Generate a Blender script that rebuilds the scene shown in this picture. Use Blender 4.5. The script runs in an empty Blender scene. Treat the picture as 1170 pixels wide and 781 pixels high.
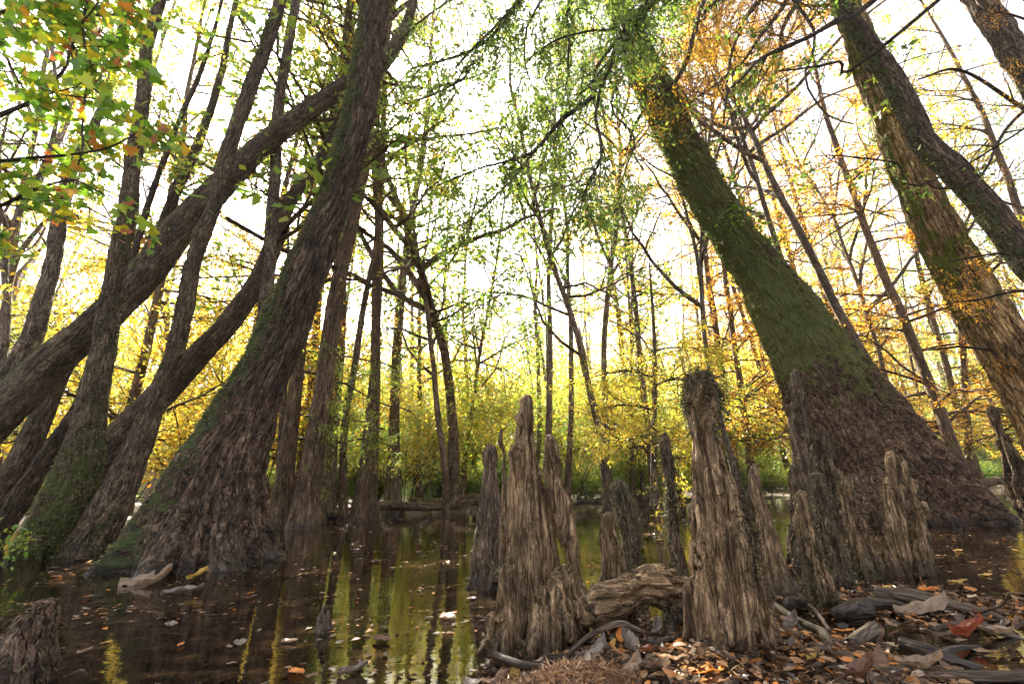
import bpy, math, random
import numpy as np
from mathutils import Vector, Matrix

SEED = 7
rs = np.random.RandomState(SEED)
PI = math.pi
scn = bpy.context.scene
COL = scn.collection

# ------------------------------------------------------------------ camera
F = 520.0
PITCH, ROLL, CAMH = math.radians(18.1), math.radians(-1.5), 0.40
CAMROT = Matrix.Rotation(PI / 2 + PITCH, 3, 'X') @ Matrix.Rotation(ROLL, 3, 'Z')
CR = np.array(CAMROT)
CAMP = np.array([0, 0, CAMH])
def ray(x, y):
    return CR @ np.array([x - 585.0, 390.5 - y, -F])
def P(x, y, Y):
    """world point at forward distance Y seen at photo position x, y"""
    d = ray(x, y); return CAMP + d * (Y / d[1])
def T(x, y, Y):
    return Y / ray(x, y)[1]
def G(x, y, z=0.0):
    d = ray(x, y); return CAMP + d * ((z - CAMH) / d[2])

cam = bpy.data.cameras.new('camera'); camo = bpy.data.objects.new('camera', cam); COL.objects.link(camo)
cam.sensor_width = 36; cam.lens = 36 * F / 1170; cam.clip_start = 0.02; cam.clip_end = 1500
camo.matrix_world = Matrix.Translation((0, 0, CAMH)) @ CAMROT.to_4x4()
scn.camera = camo

# ------------------------------------------------------------------ noise
_r = np.random.RandomState(3)
_perm = np.concatenate([_r.permutation(256)] * 3)
_grad = _r.normal(size=(256, 3)); _grad /= np.linalg.norm(_grad, axis=1)[:, None]
def perlin(p):
    p = np.asarray(p, float); i = np.floor(p).astype(int); f = p - i; i &= 255
    u = f * f * f * (f * (f * 6 - 15) + 10)
    res = 0
    for dx in (0, 1):
        for dy in (0, 1):
            for dz in (0, 1):
                h = _perm[_perm[_perm[i[:, 0] + dx] + i[:, 1] + dy] + i[:, 2] + dz] & 255
                g = _grad[h]
                w = (u[:, 0] if dx else 1 - u[:, 0]) * (u[:, 1] if dy else 1 - u[:, 1]) * (u[:, 2] if dz else 1 - u[:, 2])
                res = res + w * ((f[:, 0] - dx) * g[:, 0] + (f[:, 1] - dy) * g[:, 1] + (f[:, 2] - dz) * g[:, 2])
    return res
def fbm(p, o=4, lac=2.1, gain=.5):
    a, s, r = 1, 1, 0
    for k in range(o):
        r = r + a * perlin(np.asarray(p) * s + k * 17.3); a *= gain; s *= lac
    return r
def crease(n, w): return -np.exp(-(n / w) ** 2)
def sstep(x, a, b):
    t = np.clip((x - a) / (b - a), 0, 1); return t * t * (3 - 2 * t)

# ------------------------------------------------------------------ mesh helpers
def mesh(name, V, Fs, attrs=None, smooth=True):
    """V (n,3); Fs list of int arrays (m,k)"""
    me = bpy.data.meshes.new(name)
    V = np.ascontiguousarray(V, np.float32)
    if isinstance(Fs, np.ndarray): Fs = [Fs]
    Fs = [f for f in Fs if len(f)]
    me.vertices.add(len(V)); me.vertices.foreach_set('co', V.ravel())
    nl = sum(f.size for f in Fs); nf = sum(len(f) for f in Fs)
    me.loops.add(nl); me.polygons.add(nf)
    me.loops.foreach_set('vertex_index', np.concatenate([f.ravel() for f in Fs]).astype(np.int32))
    tot = np.concatenate([np.full(len(f), f.shape[1]) for f in Fs])
    st = np.concatenate([[0], np.cumsum(tot)[:-1]])
    me.polygons.foreach_set('loop_start', st.astype(np.int32))
    me.update(calc_edges=True)
    if smooth: me.polygons.foreach_set('use_smooth', np.ones(nf, bool))
    for k, a in (attrs or {}).items():
        a = np.ascontiguousarray(a, np.float32)
        at = me.attributes.new(k, 'FLOAT_VECTOR' if a.ndim == 2 else 'FLOAT', 'POINT')
        at.data.foreach_set('vector' if a.ndim == 2 else 'value', a.ravel())
    return me

def props(o, label=None, cat=None, group=None, kind=None):
    if label: o['label'] = label
    if cat: o['category'] = cat
    if group: o['group'] = group
    if kind: o['kind'] = kind
    return o
def empty(name, loc, label=None, cat=None, group=None, rz=0):
    o = bpy.data.objects.new(name, None); COL.objects.link(o); o.location = Vector(loc); o.rotation_euler.z = rz
    o.empty_display_size = .1
    return props(o, label, cat, group)
def link(name, me, mat, parent=None, loc=(0, 0, 0)):
    o = bpy.data.objects.new(name, me); COL.objects.link(o)
    if mat and not me.materials: me.materials.append(mat)
    o.location = Vector(loc)
    if parent: o.parent = parent
    return o
def child(name, V, Fs, mat, parent, attrs=None, smooth=True):
    """V in world coordinates, parent an unrotated object"""
    return link(name, mesh(name, V - np.array(parent.location), Fs, attrs, smooth), mat, parent)
def top(name, V, Fs, mat, origin, attrs=None, smooth=True):
    return link(name, mesh(name, V - np.array(origin), Fs, attrs, smooth), mat, None, origin)

def catmull(pts, n):
    pts = np.asarray(pts, float)
    d = np.linalg.norm(np.diff(pts[:, :3], axis=0), axis=1); s = np.concatenate([[0], np.cumsum(d)])
    e = np.vstack([2 * pts[0] - pts[1], pts, 2 * pts[-1] - pts[-2]])
    out = []
    for q in np.linspace(0, s[-1], n):
        k = min(np.searchsorted(s, q, side='right') - 1, len(pts) - 2); k = max(k, 0)
        t = (q - s[k]) / max(d[k], 1e-9)
        p0, p1, p2, p3 = e[k], e[k + 1], e[k + 2], e[k + 3]
        out.append(.5 * (2 * p1 + (p2 - p0) * t + (2 * p0 - 5 * p1 + 4 * p2 - p3) * t * t + (3 * p1 - p0 - 3 * p2 + p3) * t ** 3))
    return np.array(out)

def ringfaces(n, m, off=0, caps=True):
    i = np.arange(n - 1)[:, None]; j = np.arange(m)[None, :]; j2 = (j + 1) % m
    q = np.stack([i * m + j, i * m + j2, (i + 1) * m + j2, (i + 1) * m + j], -1).reshape(-1, 4) + off
    return q
def tube(pts, rad, m=8, fn=None):
    """pts (n,3), rad (n). returns V, F, bark coords. fn(theta, s, r, k)-> new r"""
    pts = np.asarray(pts, float); n = len(pts); rad = np.broadcast_to(np.asarray(rad, float), (n,))
    t = np.gradient(pts, axis=0); t /= np.linalg.norm(t, axis=1)[:, None] + 1e-12
    u = np.cross(t[0], [0, 1, 0.01]); 
    if np.linalg.norm(u) < .1: u = np.cross(t[0], [1, 0, 0.0])
    u /= np.linalg.norm(u); U = np.zeros((n, 3))
    for k in range(n):
        u = u - t[k] * np.dot(u, t[k]); u /= np.linalg.norm(u) + 1e-12; U[k] = u
    W = np.cross(t, U)
    th = np.arange(m) * 2 * PI / m
    s = np.concatenate([[0], np.cumsum(np.linalg.norm(np.diff(pts, axis=0), axis=1))])
    TH, S = np.meshgrid(th, s); R = np.repeat(rad[:, None], m, 1)
    R0 = max(rad.max() * .8, 1e-4)
    if fn is not None: R = fn(TH, S, R)
    V = pts[:, None, :] + R[..., None] * (np.cos(TH)[..., None] * U[:, None, :] + np.sin(TH)[..., None] * W[:, None, :])
    bk = np.stack([np.cos(TH) * R0, np.sin(TH) * R0, S], -1)
    V = V.reshape(-1, 3); bk = bk.reshape(-1, 3)
    q = ringfaces(n, m)
    # end caps as a centre fan
    V = np.vstack([V, pts[0], pts[-1]]); bk = np.vstack([bk, bk[0], bk[-1]])
    j = np.arange(m); j2 = (j + 1) % m
    c0 = np.stack([np.full(m, n * m), j2, j], -1); c1 = np.stack([np.full(m, n * m + 1), (n - 1) * m + j, (n - 1) * m + j2], -1)
    return V, [q, np.vstack([c0, c1])], bk
class Bag:
    """collects pieces into one mesh"""
    def __init__(s): s.V = []; s.F = {}; s.B = []; s.n = 0
    def add(s, V, Fs, B=None):
        if isinstance(Fs, np.ndarray): Fs = [Fs]
        s.V.append(V); s.B.append(B if B is not None else V)
        for f in Fs:
            s.F.setdefault(f.shape[1], []).append(f + s.n)
        s.n += len(V)
    def tube(s, pts, rad, m=6, fn=None): s.add(*tube(pts, rad, m, fn))
    def out(s):
        return np.vstack(s.V), [np.vstack(v) for v in s.F.values()], np.vstack(s.B)

def walk(rng, p, d, L, n, wander=.25, grav=0.0):
    p = np.array(p, float); d = np.array(d, float); d /= np.linalg.norm(d); out = [p.copy()]; st = L / n
    for _ in range(n):
        d = d + rng.normal(size=3) * wander + np.array([0, 0, grav]); d /= np.linalg.norm(d)
        p = p + d * st; out.append(p.copy())
    return np.array(out)

# leaf templates: x along, y across, z normal
def T_rhomb(w=.5):
    return np.array([[0, 0, 0], [.45, w / 2, .05], [1, 0, -.06], [.45, -w / 2, .05]]), np.array([[0, 1, 2, 3]])
def T_oval(w=.45):
    V = np.array([[0, 0, 0], [.3, w * .42, .05], [.65, w * .4, .03], [1, 0, -.1], [.65, -w * .4, .03], [.3, -w * .42, .05], [.35, 0, 0], [.68, 0, -.02]])
    return V, [np.array([[0, 1, 6], [7, 2, 3], [3, 4, 7], [6, 5, 0]]), np.array([[1, 2, 7, 6], [6, 7, 4, 5]])]
def T_maple():
    pol = [(0, 0), (-.05, .22), (-.18, .42), (.08, .38), (.02, .62), (.25, .5), (.36, .62), (.42, .42), (.52, .3), (.55, .2), (.75, .24), (.78, .1), (1, 0)]
    pol = [(x, y) for x, y in pol] + [(x, -y) for x, y in pol[::-1][1:-1]]
    V = np.array([(x, y, -.12 * abs(y) - .1 * x * x) for x, y in pol] + [(.3, 0, .02)])
    n = len(pol); Fs = np.array([[n, i, (i + 1) % n] for i in range(n)])
    return V, Fs
def leaves(tmpl, Pn, D, N, size):
    V0, F0 = tmpl
    if isinstance(F0, np.ndarray): F0 = [F0]
    D = D / (np.linalg.norm(D, axis=1)[:, None] + 1e-9)
    S = np.cross(N, D); S /= np.linalg.norm(S, axis=1)[:, None] + 1e-9
    N = np.cross(D, S); size = np.broadcast_to(size, (len(Pn),))
    V = Pn[:, None, :] + size[:, None, None] * (V0[None, :, 0:1] * D[:, None] + V0[None, :, 1:2] * S[:, None] + V0[None, :, 2:3] * N[:, None])
    k = len(V0); off = (np.arange(len(Pn)) * k)[:, None, None]
    return V.reshape(-1, 3), [(f[None] + off).reshape(-1, f.shape[1]) for f in F0]

# ------------------------------------------------------------------ materials
class NT:
    def __init__(s, name):
        s.m = bpy.data.materials.new(name); s.m.use_nodes = True; s.t = s.m.node_tree; s.t.nodes.clear()
    def n(s, ty, **k):
        nd = s.t.nodes.new('ShaderNode' + ty)
        for a, v in k.items():
            if a.startswith('i_'):
                key = a[2:].replace('_', ' '); nd.inputs[int(key) if key.isdigit() else key].default_value = v
            else: setattr(nd, a, v)
        return nd
    def l(s, a, b): s.t.links.new(a, b)
    def ramp(s, fac, stops, interp='LINEAR'):
        r = s.n('ValToRGB'); r.color_ramp.interpolation = interp; e = r.color_ramp.elements
        while len(e) < len(stops): e.new(.5)
        for q, (p, c) in zip(e, stops): q.position = p; q.color = (*c, 1)
        s.l(fac, r.inputs[0]); return r.outputs[0]
    def mix(s, f, a, b, mode='MIX'):
        m = s.n('Mix', data_type='RGBA', blend_type=mode)
        for i, v in ((0, f), (6, a), (7, b)):
            if hasattr(v, 'links'): s.l(v, m.inputs[i])
            else: m.inputs[i].default_value = v if i == 0 else (*v, 1)
        return m.outputs[2]
    def math(s, op, a, b=0.0, c=None, clamp=False):
        m = s.n('Math', operation=op, use_clamp=clamp)
        for i, v in enumerate((a, b, c)):
            if v is None: continue
            if hasattr(v, 'links'): s.l(v, m.inputs[i])
            else: m.inputs[i].default_value = v
        return m.outputs[0]
    def noise(s, vec, scale, detail=5, rough=.55, ty='FBM', dist=0.0):
        n = s.n('TexNoise'); n.noise_type = ty; n.inputs['Scale'].default_value = scale; n.inputs['Detail'].default_value = detail
        n.inputs['Roughness'].default_value = rough; n.inputs['Distortion'].default_value = dist
        s.l(vec, n.inputs['Vector']); return n.outputs[0]
    def mapv(s, vec, sc):
        m = s.n('Mapping'); m.inputs['Scale'].default_value = sc; s.l(vec, m.inputs['Vector']); return m.outputs[0]

def bark(name, dark, mid, light, moss=(.035, .06, .012), scale=1.0, moss_amt=0.0, stretch=.22, bump=.8, lichen=0.0, dist=.02, crack=.75, cs=15):
    t = NT(name); at = t.n('Attribute', attribute_name='bk').outputs['Vector']
    ma = t.n('Attribute', attribute_name='moss').outputs['Fac']
    v = t.mapv(at, (scale, scale, scale * stretch)); vi = t.mapv(at, (scale, scale, scale * .7))
    a = t.noise(v, 22, 8, .62, dist=.6); b = t.noise(v, 70, 6, .6); c = t.noise(vi, 5, 4, .6)
    g = t.math('MULTIPLY_ADD', b, .45, t.math('MULTIPLY', a, .6))
    col = t.ramp(g, [(.43, dark), (.525, mid), (.64, light)])
    col = t.mix(t.math('MULTIPLY_ADD', c, 3.2, -1.35, clamp=True), col, tuple(.5 * x for x in mid), 'MIX')
    col = t.mix(.5, col, t.ramp(t.noise(vi, 2.2, 4), [(.38, (.28, .28, .28)), (.62, (.86, .84, .80))]), 'OVERLAY')
    vv = t.n('VectorMath', operation='ADD'); nz = t.n('TexNoise'); nz.inputs['Scale'].default_value = 9; nz.inputs['Detail'].default_value = 4; t.l(v, nz.inputs['Vector'])
    sc_ = t.n('VectorMath', operation='SCALE'); sc_.inputs['Scale'].default_value = .16; t.l(nz.outputs['Color'], sc_.inputs[0]); t.l(v, vv.inputs[0]); t.l(sc_.outputs[0], vv.inputs[1])
    vo = t.n('TexVoronoi', feature='DISTANCE_TO_EDGE'); vo.inputs['Scale'].default_value = cs; t.l(vv.outputs[0], vo.inputs['Vector'])
    ck = t.math('MULTIPLY_ADD', vo.outputs['Distance'], 13.0, -.25, clamp=True)
    fine = t.noise(v, 150, 3, .6); fr = t.ramp(fine, [(.43, (.42, .40, .38)), (.50, (.95, .95, .95)), (.60, (1.25, 1.22, 1.18))]); col = t.mix(.85, col, fr, 'MULTIPLY')
    ckd = t.math('MULTIPLY_ADD', ck, crack, 1 - crack)
    col = t.mix(1.0, col, t.ramp(ckd, [(0, (.12, .11, .10)), (1, (1.0, 1.0, 1.0))]), 'MULTIPLY')
    if lichen:
        lm = t.math('GREATER_THAN', t.noise(vi, 34, 4, .7), .68 - lichen)
        col = t.mix(t.math('MULTIPLY', lm, .55), col, (.32, .32, .26))
    mm = t.math('ADD', ma, t.math('MULTIPLY_ADD', t.noise(vi, 7, 7, .75), 3.4, -1.7))
    mm = t.math('MULTIPLY_ADD', mm, 3.6, -1.3 + 3.6 * moss_amt, clamp=True)
    mc = t.mix(t.noise(vi, 45, 4), tuple(.45 * x for x in moss), tuple(1.9 * x for x in moss))
    col = t.mix(mm, col, mc)
    sz = t.n('SeparateXYZ'); t.l(t.n('NewGeometry').outputs['Position'], sz.inputs[0])
    wet = t.math('MULTIPLY_ADD', t.math('ADD', sz.outputs[2], t.math('MULTIPLY_ADD', c, .22, -.11)), -16.0, 1.5, clamp=True)
    col = t.mix(t.math('MULTIPLY', wet, .62), col, tuple(.35 * x for x in dark))
    bs = t.n('BsdfPrincipled'); t.l(col, bs.inputs['Base Color']); bs.inputs['Roughness'].default_value = .85
    t.l(t.math('MULTIPLY_ADD', wet, -.5, .85), bs.inputs['Roughness'])
    bs.inputs['Specular IOR Level'].default_value = .25
    h = t.math('ADD', t.math('MULTIPLY_ADD', ck, crack * .5, g), t.math('MULTIPLY', t.math('MULTIPLY', mm, t.noise(vi, 130, 3)), .8))
    bp = t.n('Bump'); bp.inputs['Strength'].default_value = bump; bp.inputs['Distance'].default_value = dist; t.l(h, bp.inputs['Height'])
    t.l(bp.outputs[0], bs.inputs['Normal'])
    o = t.n('OutputMaterial'); t.l(bs.outputs[0], o.inputs[0]); return t.m

def leafmat(name, stops, trans=.5, rough=.5, objrand=.25):
    t = NT(name); g = t.n('NewGeometry'); oi = t.n('ObjectInfo')
    f = t.math('ADD', t.math('MULTIPLY', g.outputs['Random Per Island'], 1 - objrand), t.math('MULTIPLY', oi.outputs['Random'], objrand))
    col = t.ramp(f, stops)
    d = t.n('BsdfDiffuse'); t.l(col, d.inputs[0]); tr = t.n('BsdfTranslucent'); t.l(col, tr.inputs[0])
    m = t.n('MixShader'); m.inputs[0].default_value = trans; t.l(d.outputs[0], m.inputs[1]); t.l(tr.outputs[0], m.inputs[2])
    gl = t.n('BsdfGlossy'); gl.inputs['Roughness'].default_value = rough
    m2 = t.n('MixShader'); m2.inputs[0].default_value = .06; t.l(m.outputs[0], m2.inputs[1]); t.l(gl.outputs[0], m2.inputs[2])
    o = t.n('OutputMaterial'); t.l(m2.outputs[0], o.inputs[0]); return t.m

def plain(name, c1, c2, scale=20, rough=.8, bump=.3, sc=(1, 1, 1), dist=.01):
    t = NT(name); tc = t.n('TexCoord').outputs['Object']; v = t.mapv(tc, sc)
    n = t.noise(v, scale, 6, .6); col = t.ramp(n, [(.35, c1), (.65, c2)])
    gi = t.n('NewGeometry').outputs['Random Per Island']
    bs = t.n('BsdfPrincipled'); t.l(col, bs.inputs['Base Color']); bs.inputs['Roughness'].default_value = rough
    bp = t.n('Bump'); bp.inputs['Strength'].default_value = bump; bp.inputs['Distance'].default_value = dist; t.l(n, bp.inputs['Height']); t.l(bp.outputs[0], bs.inputs['Normal'])
    o = t.n('OutputMaterial'); t.l(bs.outputs[0], o.inputs[0]); return t.m

M = {}
M['bark_left'] = bark('bark_left', (0.030, 0.022, 0.015), (0.150, 0.109, 0.072), (0.360, 0.277, 0.195), moss=(.095, .115, .038), moss_amt=.09, scale=2.2, stretch=.25, bump=1.0, crack=.5, lichen=.03)
M['bark_dark'] = bark('bark_dark', (0.022, 0.016, 0.011), (0.116, 0.081, 0.055), (0.290, 0.210, 0.142), moss=(.075, .095, .033), moss_amt=.12, scale=2.2, stretch=.2, bump=1.0, crack=.6)
M['bark_moss'] = bark('bark_moss', (.032, .019, .012), (.155, .100, .064), (.34, .235, .15), moss=(.15, .165, .05), moss_amt=-.04, scale=2.0, stretch=.3, bump=1.0, crack=.65)
M['bark_gold'] = bark('bark_gold', (0.070, 0.040, 0.020), (0.476, 0.297, 0.131), (0.820, 0.569, 0.294), moss=(.12, .13, .02), moss_amt=-.14, stretch=.16, scale=1.5, bump=1.0)
M['bark_grey'] = bark('bark_grey', (0.040, 0.030, 0.022), (0.168, 0.126, 0.091), (0.378, 0.294, 0.217), moss=(.06, .08, .02), moss_amt=-.15, lichen=.04, scale=1.5, stretch=.3)
M['bark_far'] = bark('bark_far', (0.045, 0.028, 0.018), (0.176, 0.115, 0.070), (0.351, 0.243, 0.162), moss=(.10, .12, .025), moss_amt=.0, bump=.5)
M['knee'] = bark('knee', (.034, .021, .012), (.25, .165, .09), (.55, .40, .24), moss=(.06, .06, .02), moss_amt=-.25, stretch=.075, scale=4.6, bump=.9, dist=.006, crack=.55, cs=8)
M['knee_dark'] = bark('knee_dark', (.022, .015, .010), (.125, .088, .056), (.34, .25, .165), moss=(.05, .05, .02), moss_amt=-.12, stretch=.085, scale=4.6, bump=.9, dist=.006, crack=.55, cs=8)
M['stump'] = bark('stump', (.05, .028, .02), (.19, .12, .08), (.34, .24, .17), moss=(.06, .08, .02), moss_amt=-.2, stretch=.5, scale=2.2, bump=.9, dist=.01)
M['twig'] = bark('twig', (.04, .028, .02), (.10, .07, .05), (.2, .15, .11), moss_amt=-.3, scale=2)
M['root_fibre'] = bark('root_fibre', (.07, .055, .03), (.17, .13, .075), (.28, .22, .13), moss=(.1, .1, .03), moss_amt=.1, scale=2)
M['yellow'] = leafmat('yellow', [(0, (.28, .38, .03)), (.3, (.42, .44, .04)), (.65, (.70, .52, .045)), (.88, (.82, .46, .03)), (1, (.6, .28, .03))], .62)
M['lime'] = leafmat('lime', [(0, (.14, .26, .025)), (.4, (.22, .34, .035)), (.75, (.44, .46, .045)), (1, (.66, .46, .05))], .58)
M['green'] = leafmat('green', [(0, (.07, .14, .018)), (.5, (.17, .28, .03)), (.85, (.34, .42, .04)), (1, (.6, .42, .03))], .58)
M['orange'] = leafmat('orange', [(0, (.62, .45, .03)), (.4, (.78, .45, .03)), (.8, (.75, .30, .03)), (1, (.45, .17, .03))], .55)
M['wood_leaf'] = leafmat('wood_leaf', [(0, (.10, .20, .04)), (.4, (.19, .29, .05)), (.75, (.40, .44, .08)), (1, (.62, .48, .09))], .5, objrand=0)
M['rust'] = leafmat('rust', [(0, (.22, .11, .06)), (.5, (.36, .17, .08)), (1, (.5, .27, .1))], .45)
M['maple'] = leafmat('maple', [(0, (.12, .27, .02)), (.4, (.26, .46, .03)), (.7, (.52, .62, .03)), (.86, (.78, .62, .03)), (.95, (.75, .32, .03)), (1, (.5, .09, .04))], .68, objrand=0)
M['bright'] = leafmat('bright', [(0, (.13, .26, .03)), (.6, (.25, .4, .04)), (1, (.45, .45, .04))], .6, objrand=0)
M['litter'] = leafmat('litter', [(0, (.02, .011, .007)), (.4, (.06, .032, .018)), (.66, (.17, .09, .042)), (.82, (.34, .21, .11)), (.93, (.55, .19, .03)), (.96, (.42, .33, .24)), (1, (.50, .40, .3))], .15, .28, objrand=0)
M['needle'] = leafmat('needle', [(0, (.12, .06, .03)), (.5, (.30, .15, .07)), (.8, (.45, .27, .12)), (1, (.5, .35, .2))], .2, objrand=0)
M['moss'] = leafmat('moss', [(0, (.06, .07, .018)), (.5, (.16, .18, .04)), (1, (.30, .30, .08))], .35, objrand=0)
M['drymoss'] = leafmat('drymoss', [(0, (.06, .048, .022)), (.5, (.15, .125, .055)), (.85, (.19, .19, .06)), (1, (.34, .26, .14))], .3, objrand=0)
M['red_needle'] = leafmat('red_needle', [(0, (.14, .05, .03)), (.6, (.28, .10, .05)), (1, (.34, .2, .1))], .25, objrand=0)

def ground_mat():
    t = NT('forest_floor'); g = t.n('NewGeometry').outputs['Position']
    a = t.noise(g, 9, 8, .7); b = t.noise(g, 40, 6, .7); c = t.noise(g, .5, 4)
    col = t.ramp(t.math('MULTIPLY_ADD', b, .5, t.math('MULTIPLY', a, .5)), [(.36, (.035, .02, .012)), (.5, (.08, .046, .024)), (.62, (.09, .055, .028)), (.72, (.16, .09, .04))])
    col = t.mix(t.math('MULTIPLY_ADD', c, 4, -2.1, clamp=True), col, (.13, .14, .03))
    bs = t.n('BsdfPrincipled'); t.l(col, bs.inputs['Base Color']); bs.inputs['Roughness'].default_value = .75
    bp = t.n('Bump'); bp.inputs['Strength'].default_value = .9; bp.inputs['Distance'].default_value = .03; t.l(b, bp.inputs['Height']); t.l(bp.outputs[0], bs.inputs['Normal'])
    o = t.n('OutputMaterial'); t.l(bs.outputs[0], o.inputs[0]); return t.m
def water_mat():
    t = NT('tannin_water'); g = t.n('NewGeometry').outputs['Position']
    v = t.mapv(g, (1, 1, 1)); a = t.noise(t.mapv(g, (1.2, 3.5, 1)), 5, 6, .65); b = t.noise(v, 14, 5, .7)
    col = t.ramp(t.math('MULTIPLY_ADD', a, .6, t.math('MULTIPLY', b, .4)), [(.48, (.008, .005, .003)), (.56, (.036, .022, .010)), (.66, (.12, .068, .028))])
    bs = t.n('BsdfPrincipled'); t.l(col, bs.inputs['Base Color']); bs.inputs['Roughness'].default_value = .006; bs.inputs['IOR'].default_value = 1.7
    w = t.noise(t.mapv(g, (1, 2.2, 1)), 7, 3, .5); w2 = t.noise(t.mapv(g, (1, 3, 1)), 30, 2, .5)
    h = t.math('MULTIPLY_ADD', w2, .12, w)
    bp = t.n('Bump'); bp.inputs['Strength'].default_value = .04; bp.inputs['Distance'].default_value = .03; t.l(h, bp.inputs['Height']); t.l(bp.outputs[0], bs.inputs['Normal'])
    o = t.n('OutputMaterial'); t.l(bs.outputs[0], o.inputs[0]); return t.m
M['ground'] = ground_mat(); M['water'] = water_mat()

# ------------------------------------------------------------------ ground & water
KC = G(770, 790)           # middle of the little bank the knees stand on
def ground_z(x, y):
    p = np.stack([x, y, x * 0], -1)
    n = fbm(p * .8, 3) * .05 + fbm(p * 5, 3) * .012
    r = ((x - KC[0] - .12) / .62) ** 2 + ((y - KC[1]) / .58) ** 2
    isl = np.exp(-np.clip(r, 0, 50) ** 1.6) * .158
    r2 = ((x - 1.55) / .75) ** 2 + ((y - 1.75) / .7) ** 2
    isl2 = np.exp(-np.clip(r2, 0, 50) ** 1.5) * .10
    w = fbm(np.stack([x * .25, y * .12, x * 0 + 3], -1), 2) * 2.0
    bank = sstep(y + w, 9.2 + np.clip(x, 0, 40) * .55, 10.6 + np.clip(x, 0, 40) * .55)
    far = sstep(y, 12, 30)
    return -.13 + n + np.maximum(isl, isl2) + bank * (.19 + far * .25) + bank * fbm(p * .6, 2) * .12
def spread(a, b, n, k):
    s = np.linspace(-1, 1, n); s = np.sinh(k * s) / np.sinh(k); return a + (b - a) * s
gx = spread(0, 420, 420, 6.5); gy = 1.5 + spread(0, 420, 420, 6.5)
X, Yg = np.meshgrid(gx, gy); gv = np.stack([X.ravel(), Yg.ravel(), ground_z(X.ravel(), Yg.ravel())], -1)
n = 420; i = np.arange(n - 1)[:, None]; j = np.arange(n - 1)[None]
gf = np.stack([i * n + j, i * n + j + 1, (i + 1) * n + j + 1, (i + 1) * n + j], -1).reshape(-1, 4)
props(link('ground', mesh('ground', gv, gf), M['ground']), 'leaf covered swamp floor and banks', kind='structure')
wv = np.array([[-419, -400, 0], [419, -400, 0], [419, 400, 0], [-419, 400, 0]], float)
props(link('water', mesh('water', wv, np.array([[0, 1, 2, 3]])), M['water']), 'dark still tannin stained swamp water', kind='structure')

# ------------------------------------------------------------------ trunks from photo rows (horizontal rings at a real distance)
def rows_to_axis(rows, Y, extra_down=True):
    """rows (xl,xr,y[,Y]) from the base upwards -> array of cx,cy,z,r"""
    out = []
    for r in rows:
        YY = r[3] if len(r) > 3 else Y
        c = P((r[0] + r[1]) / 2, r[2], YY); t = T((r[0] + r[1]) / 2, r[2], YY) * c[1] / math.hypot(c[0], c[1])
        out.append([c[0], c[1], c[2], (r[1] - r[0]) / 2 * t])
    return np.array(out)
def centre_depth(row, Yf, dep=.9):
    """depth of the axis when the front of the foot stands at Yf"""
    x = (row[0] + row[1]) / 2; c = P(x, row[2], 1.0); k = (row[1] - row[0]) / 2 * T(x, row[2], 1.0) * c[1] / math.hypot(c[0], c[1])
    return Yf / (1 - min(dep * k, .4))
def column(axis, dz, m, fl=0.0, fl_h=1.0, lobes=3.2, seed=0, down=.3, barkd=.012, dep=.9, capround=False, bkf=1.0):
    a = np.asarray(axis, float)
    if down:
        lo = a[0].copy(); d = a[0] - a[1]; k = down / max(abs(d[2]), 1e-3); lo[:2] += d[:2] * min(k, 1.2); lo[2] -= down; lo[3] *= 1.06
        a = np.vstack([lo, a])
    L = np.sum(np.linalg.norm(np.diff(a[:, :3], axis=0), axis=1)); n = max(int(L / dz), 8)
    a = catmull(a, n); cx, cy, z, r = a.T; r = np.maximum(r, .002)
    th = np.arange(m) * 2 * PI / m; TH, Z = np.meshgrid(th, z); R = np.repeat(r[:, None], m, 1)
    z0 = z[0] + down
    ct, st_ = np.cos(TH), np.sin(TH)
    q = np.stack([ct * lobes, st_ * lobes, Z * .35 + seed], -1).reshape(-1, 3)
    w = fbm(np.stack([ct * 1.5, st_ * 1.5, Z * 1.2 + seed], -1).reshape(-1, 3), 2).reshape(R.shape)
    big = perlin(q + w.reshape(-1, 1) * .6).reshape(R.shape)
    A = fl * np.exp(-np.maximum(Z - z0, 0) / fl_h)
    R = R * (1 + A * (1.2 * big + .8 * crease(big, .13)))
    # bark plates
    circ = R * bkf
    q2 = np.stack([ct * circ * 22, st_ * circ * 22, Z * 4 + seed], -1).reshape(-1, 3)
    q3 = np.stack([ct * circ * 55, st_ * circ * 55, Z * 14 + seed], -1).reshape(-1, 3)
    lump = np.stack([ct * circ * 4, st_ * circ * 4, Z * 3 + seed], -1).reshape(-1, 3)
    bd = barkd * (.9 * crease(perlin(q2), .16) + .5 * fbm(q3, 2) + 1.3 * fbm(lump, 2)).reshape(R.shape)
    R = R + bd * np.minimum(1, R / .08)
    V = np.stack([cx[:, None] + R * ct, cy[:, None] + R * st_ * dep, Z + 0 * R], -1).reshape(-1, 3)
    bk = np.stack([ct * r.mean(), st_ * r.mean(), Z + seed], -1).reshape(-1, 3)
    nn = np.stack([ct, st_, 0 * ct], -1).reshape(-1, 3)
    Fq = ringfaces(n, m)
    V = np.vstack([V, [cx[0], cy[0], z[0]], [cx[-1], cy[-1], z[-1]]]); bk = np.vstack([bk, bk[0], bk[-1]]); nn = np.vstack([nn, [0, 0, -1], [0, 0, 1]])
    j = np.arange(m); j2 = (j + 1) % m
    caps = np.vstack([np.stack([np.full(m, n * m), j2, j], -1), np.stack([np.full(m, n * m + 1), (n - 1) * m + j, (n - 1) * m + j2], -1)])
    return V, [Fq, caps], bk, nn, a

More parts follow.
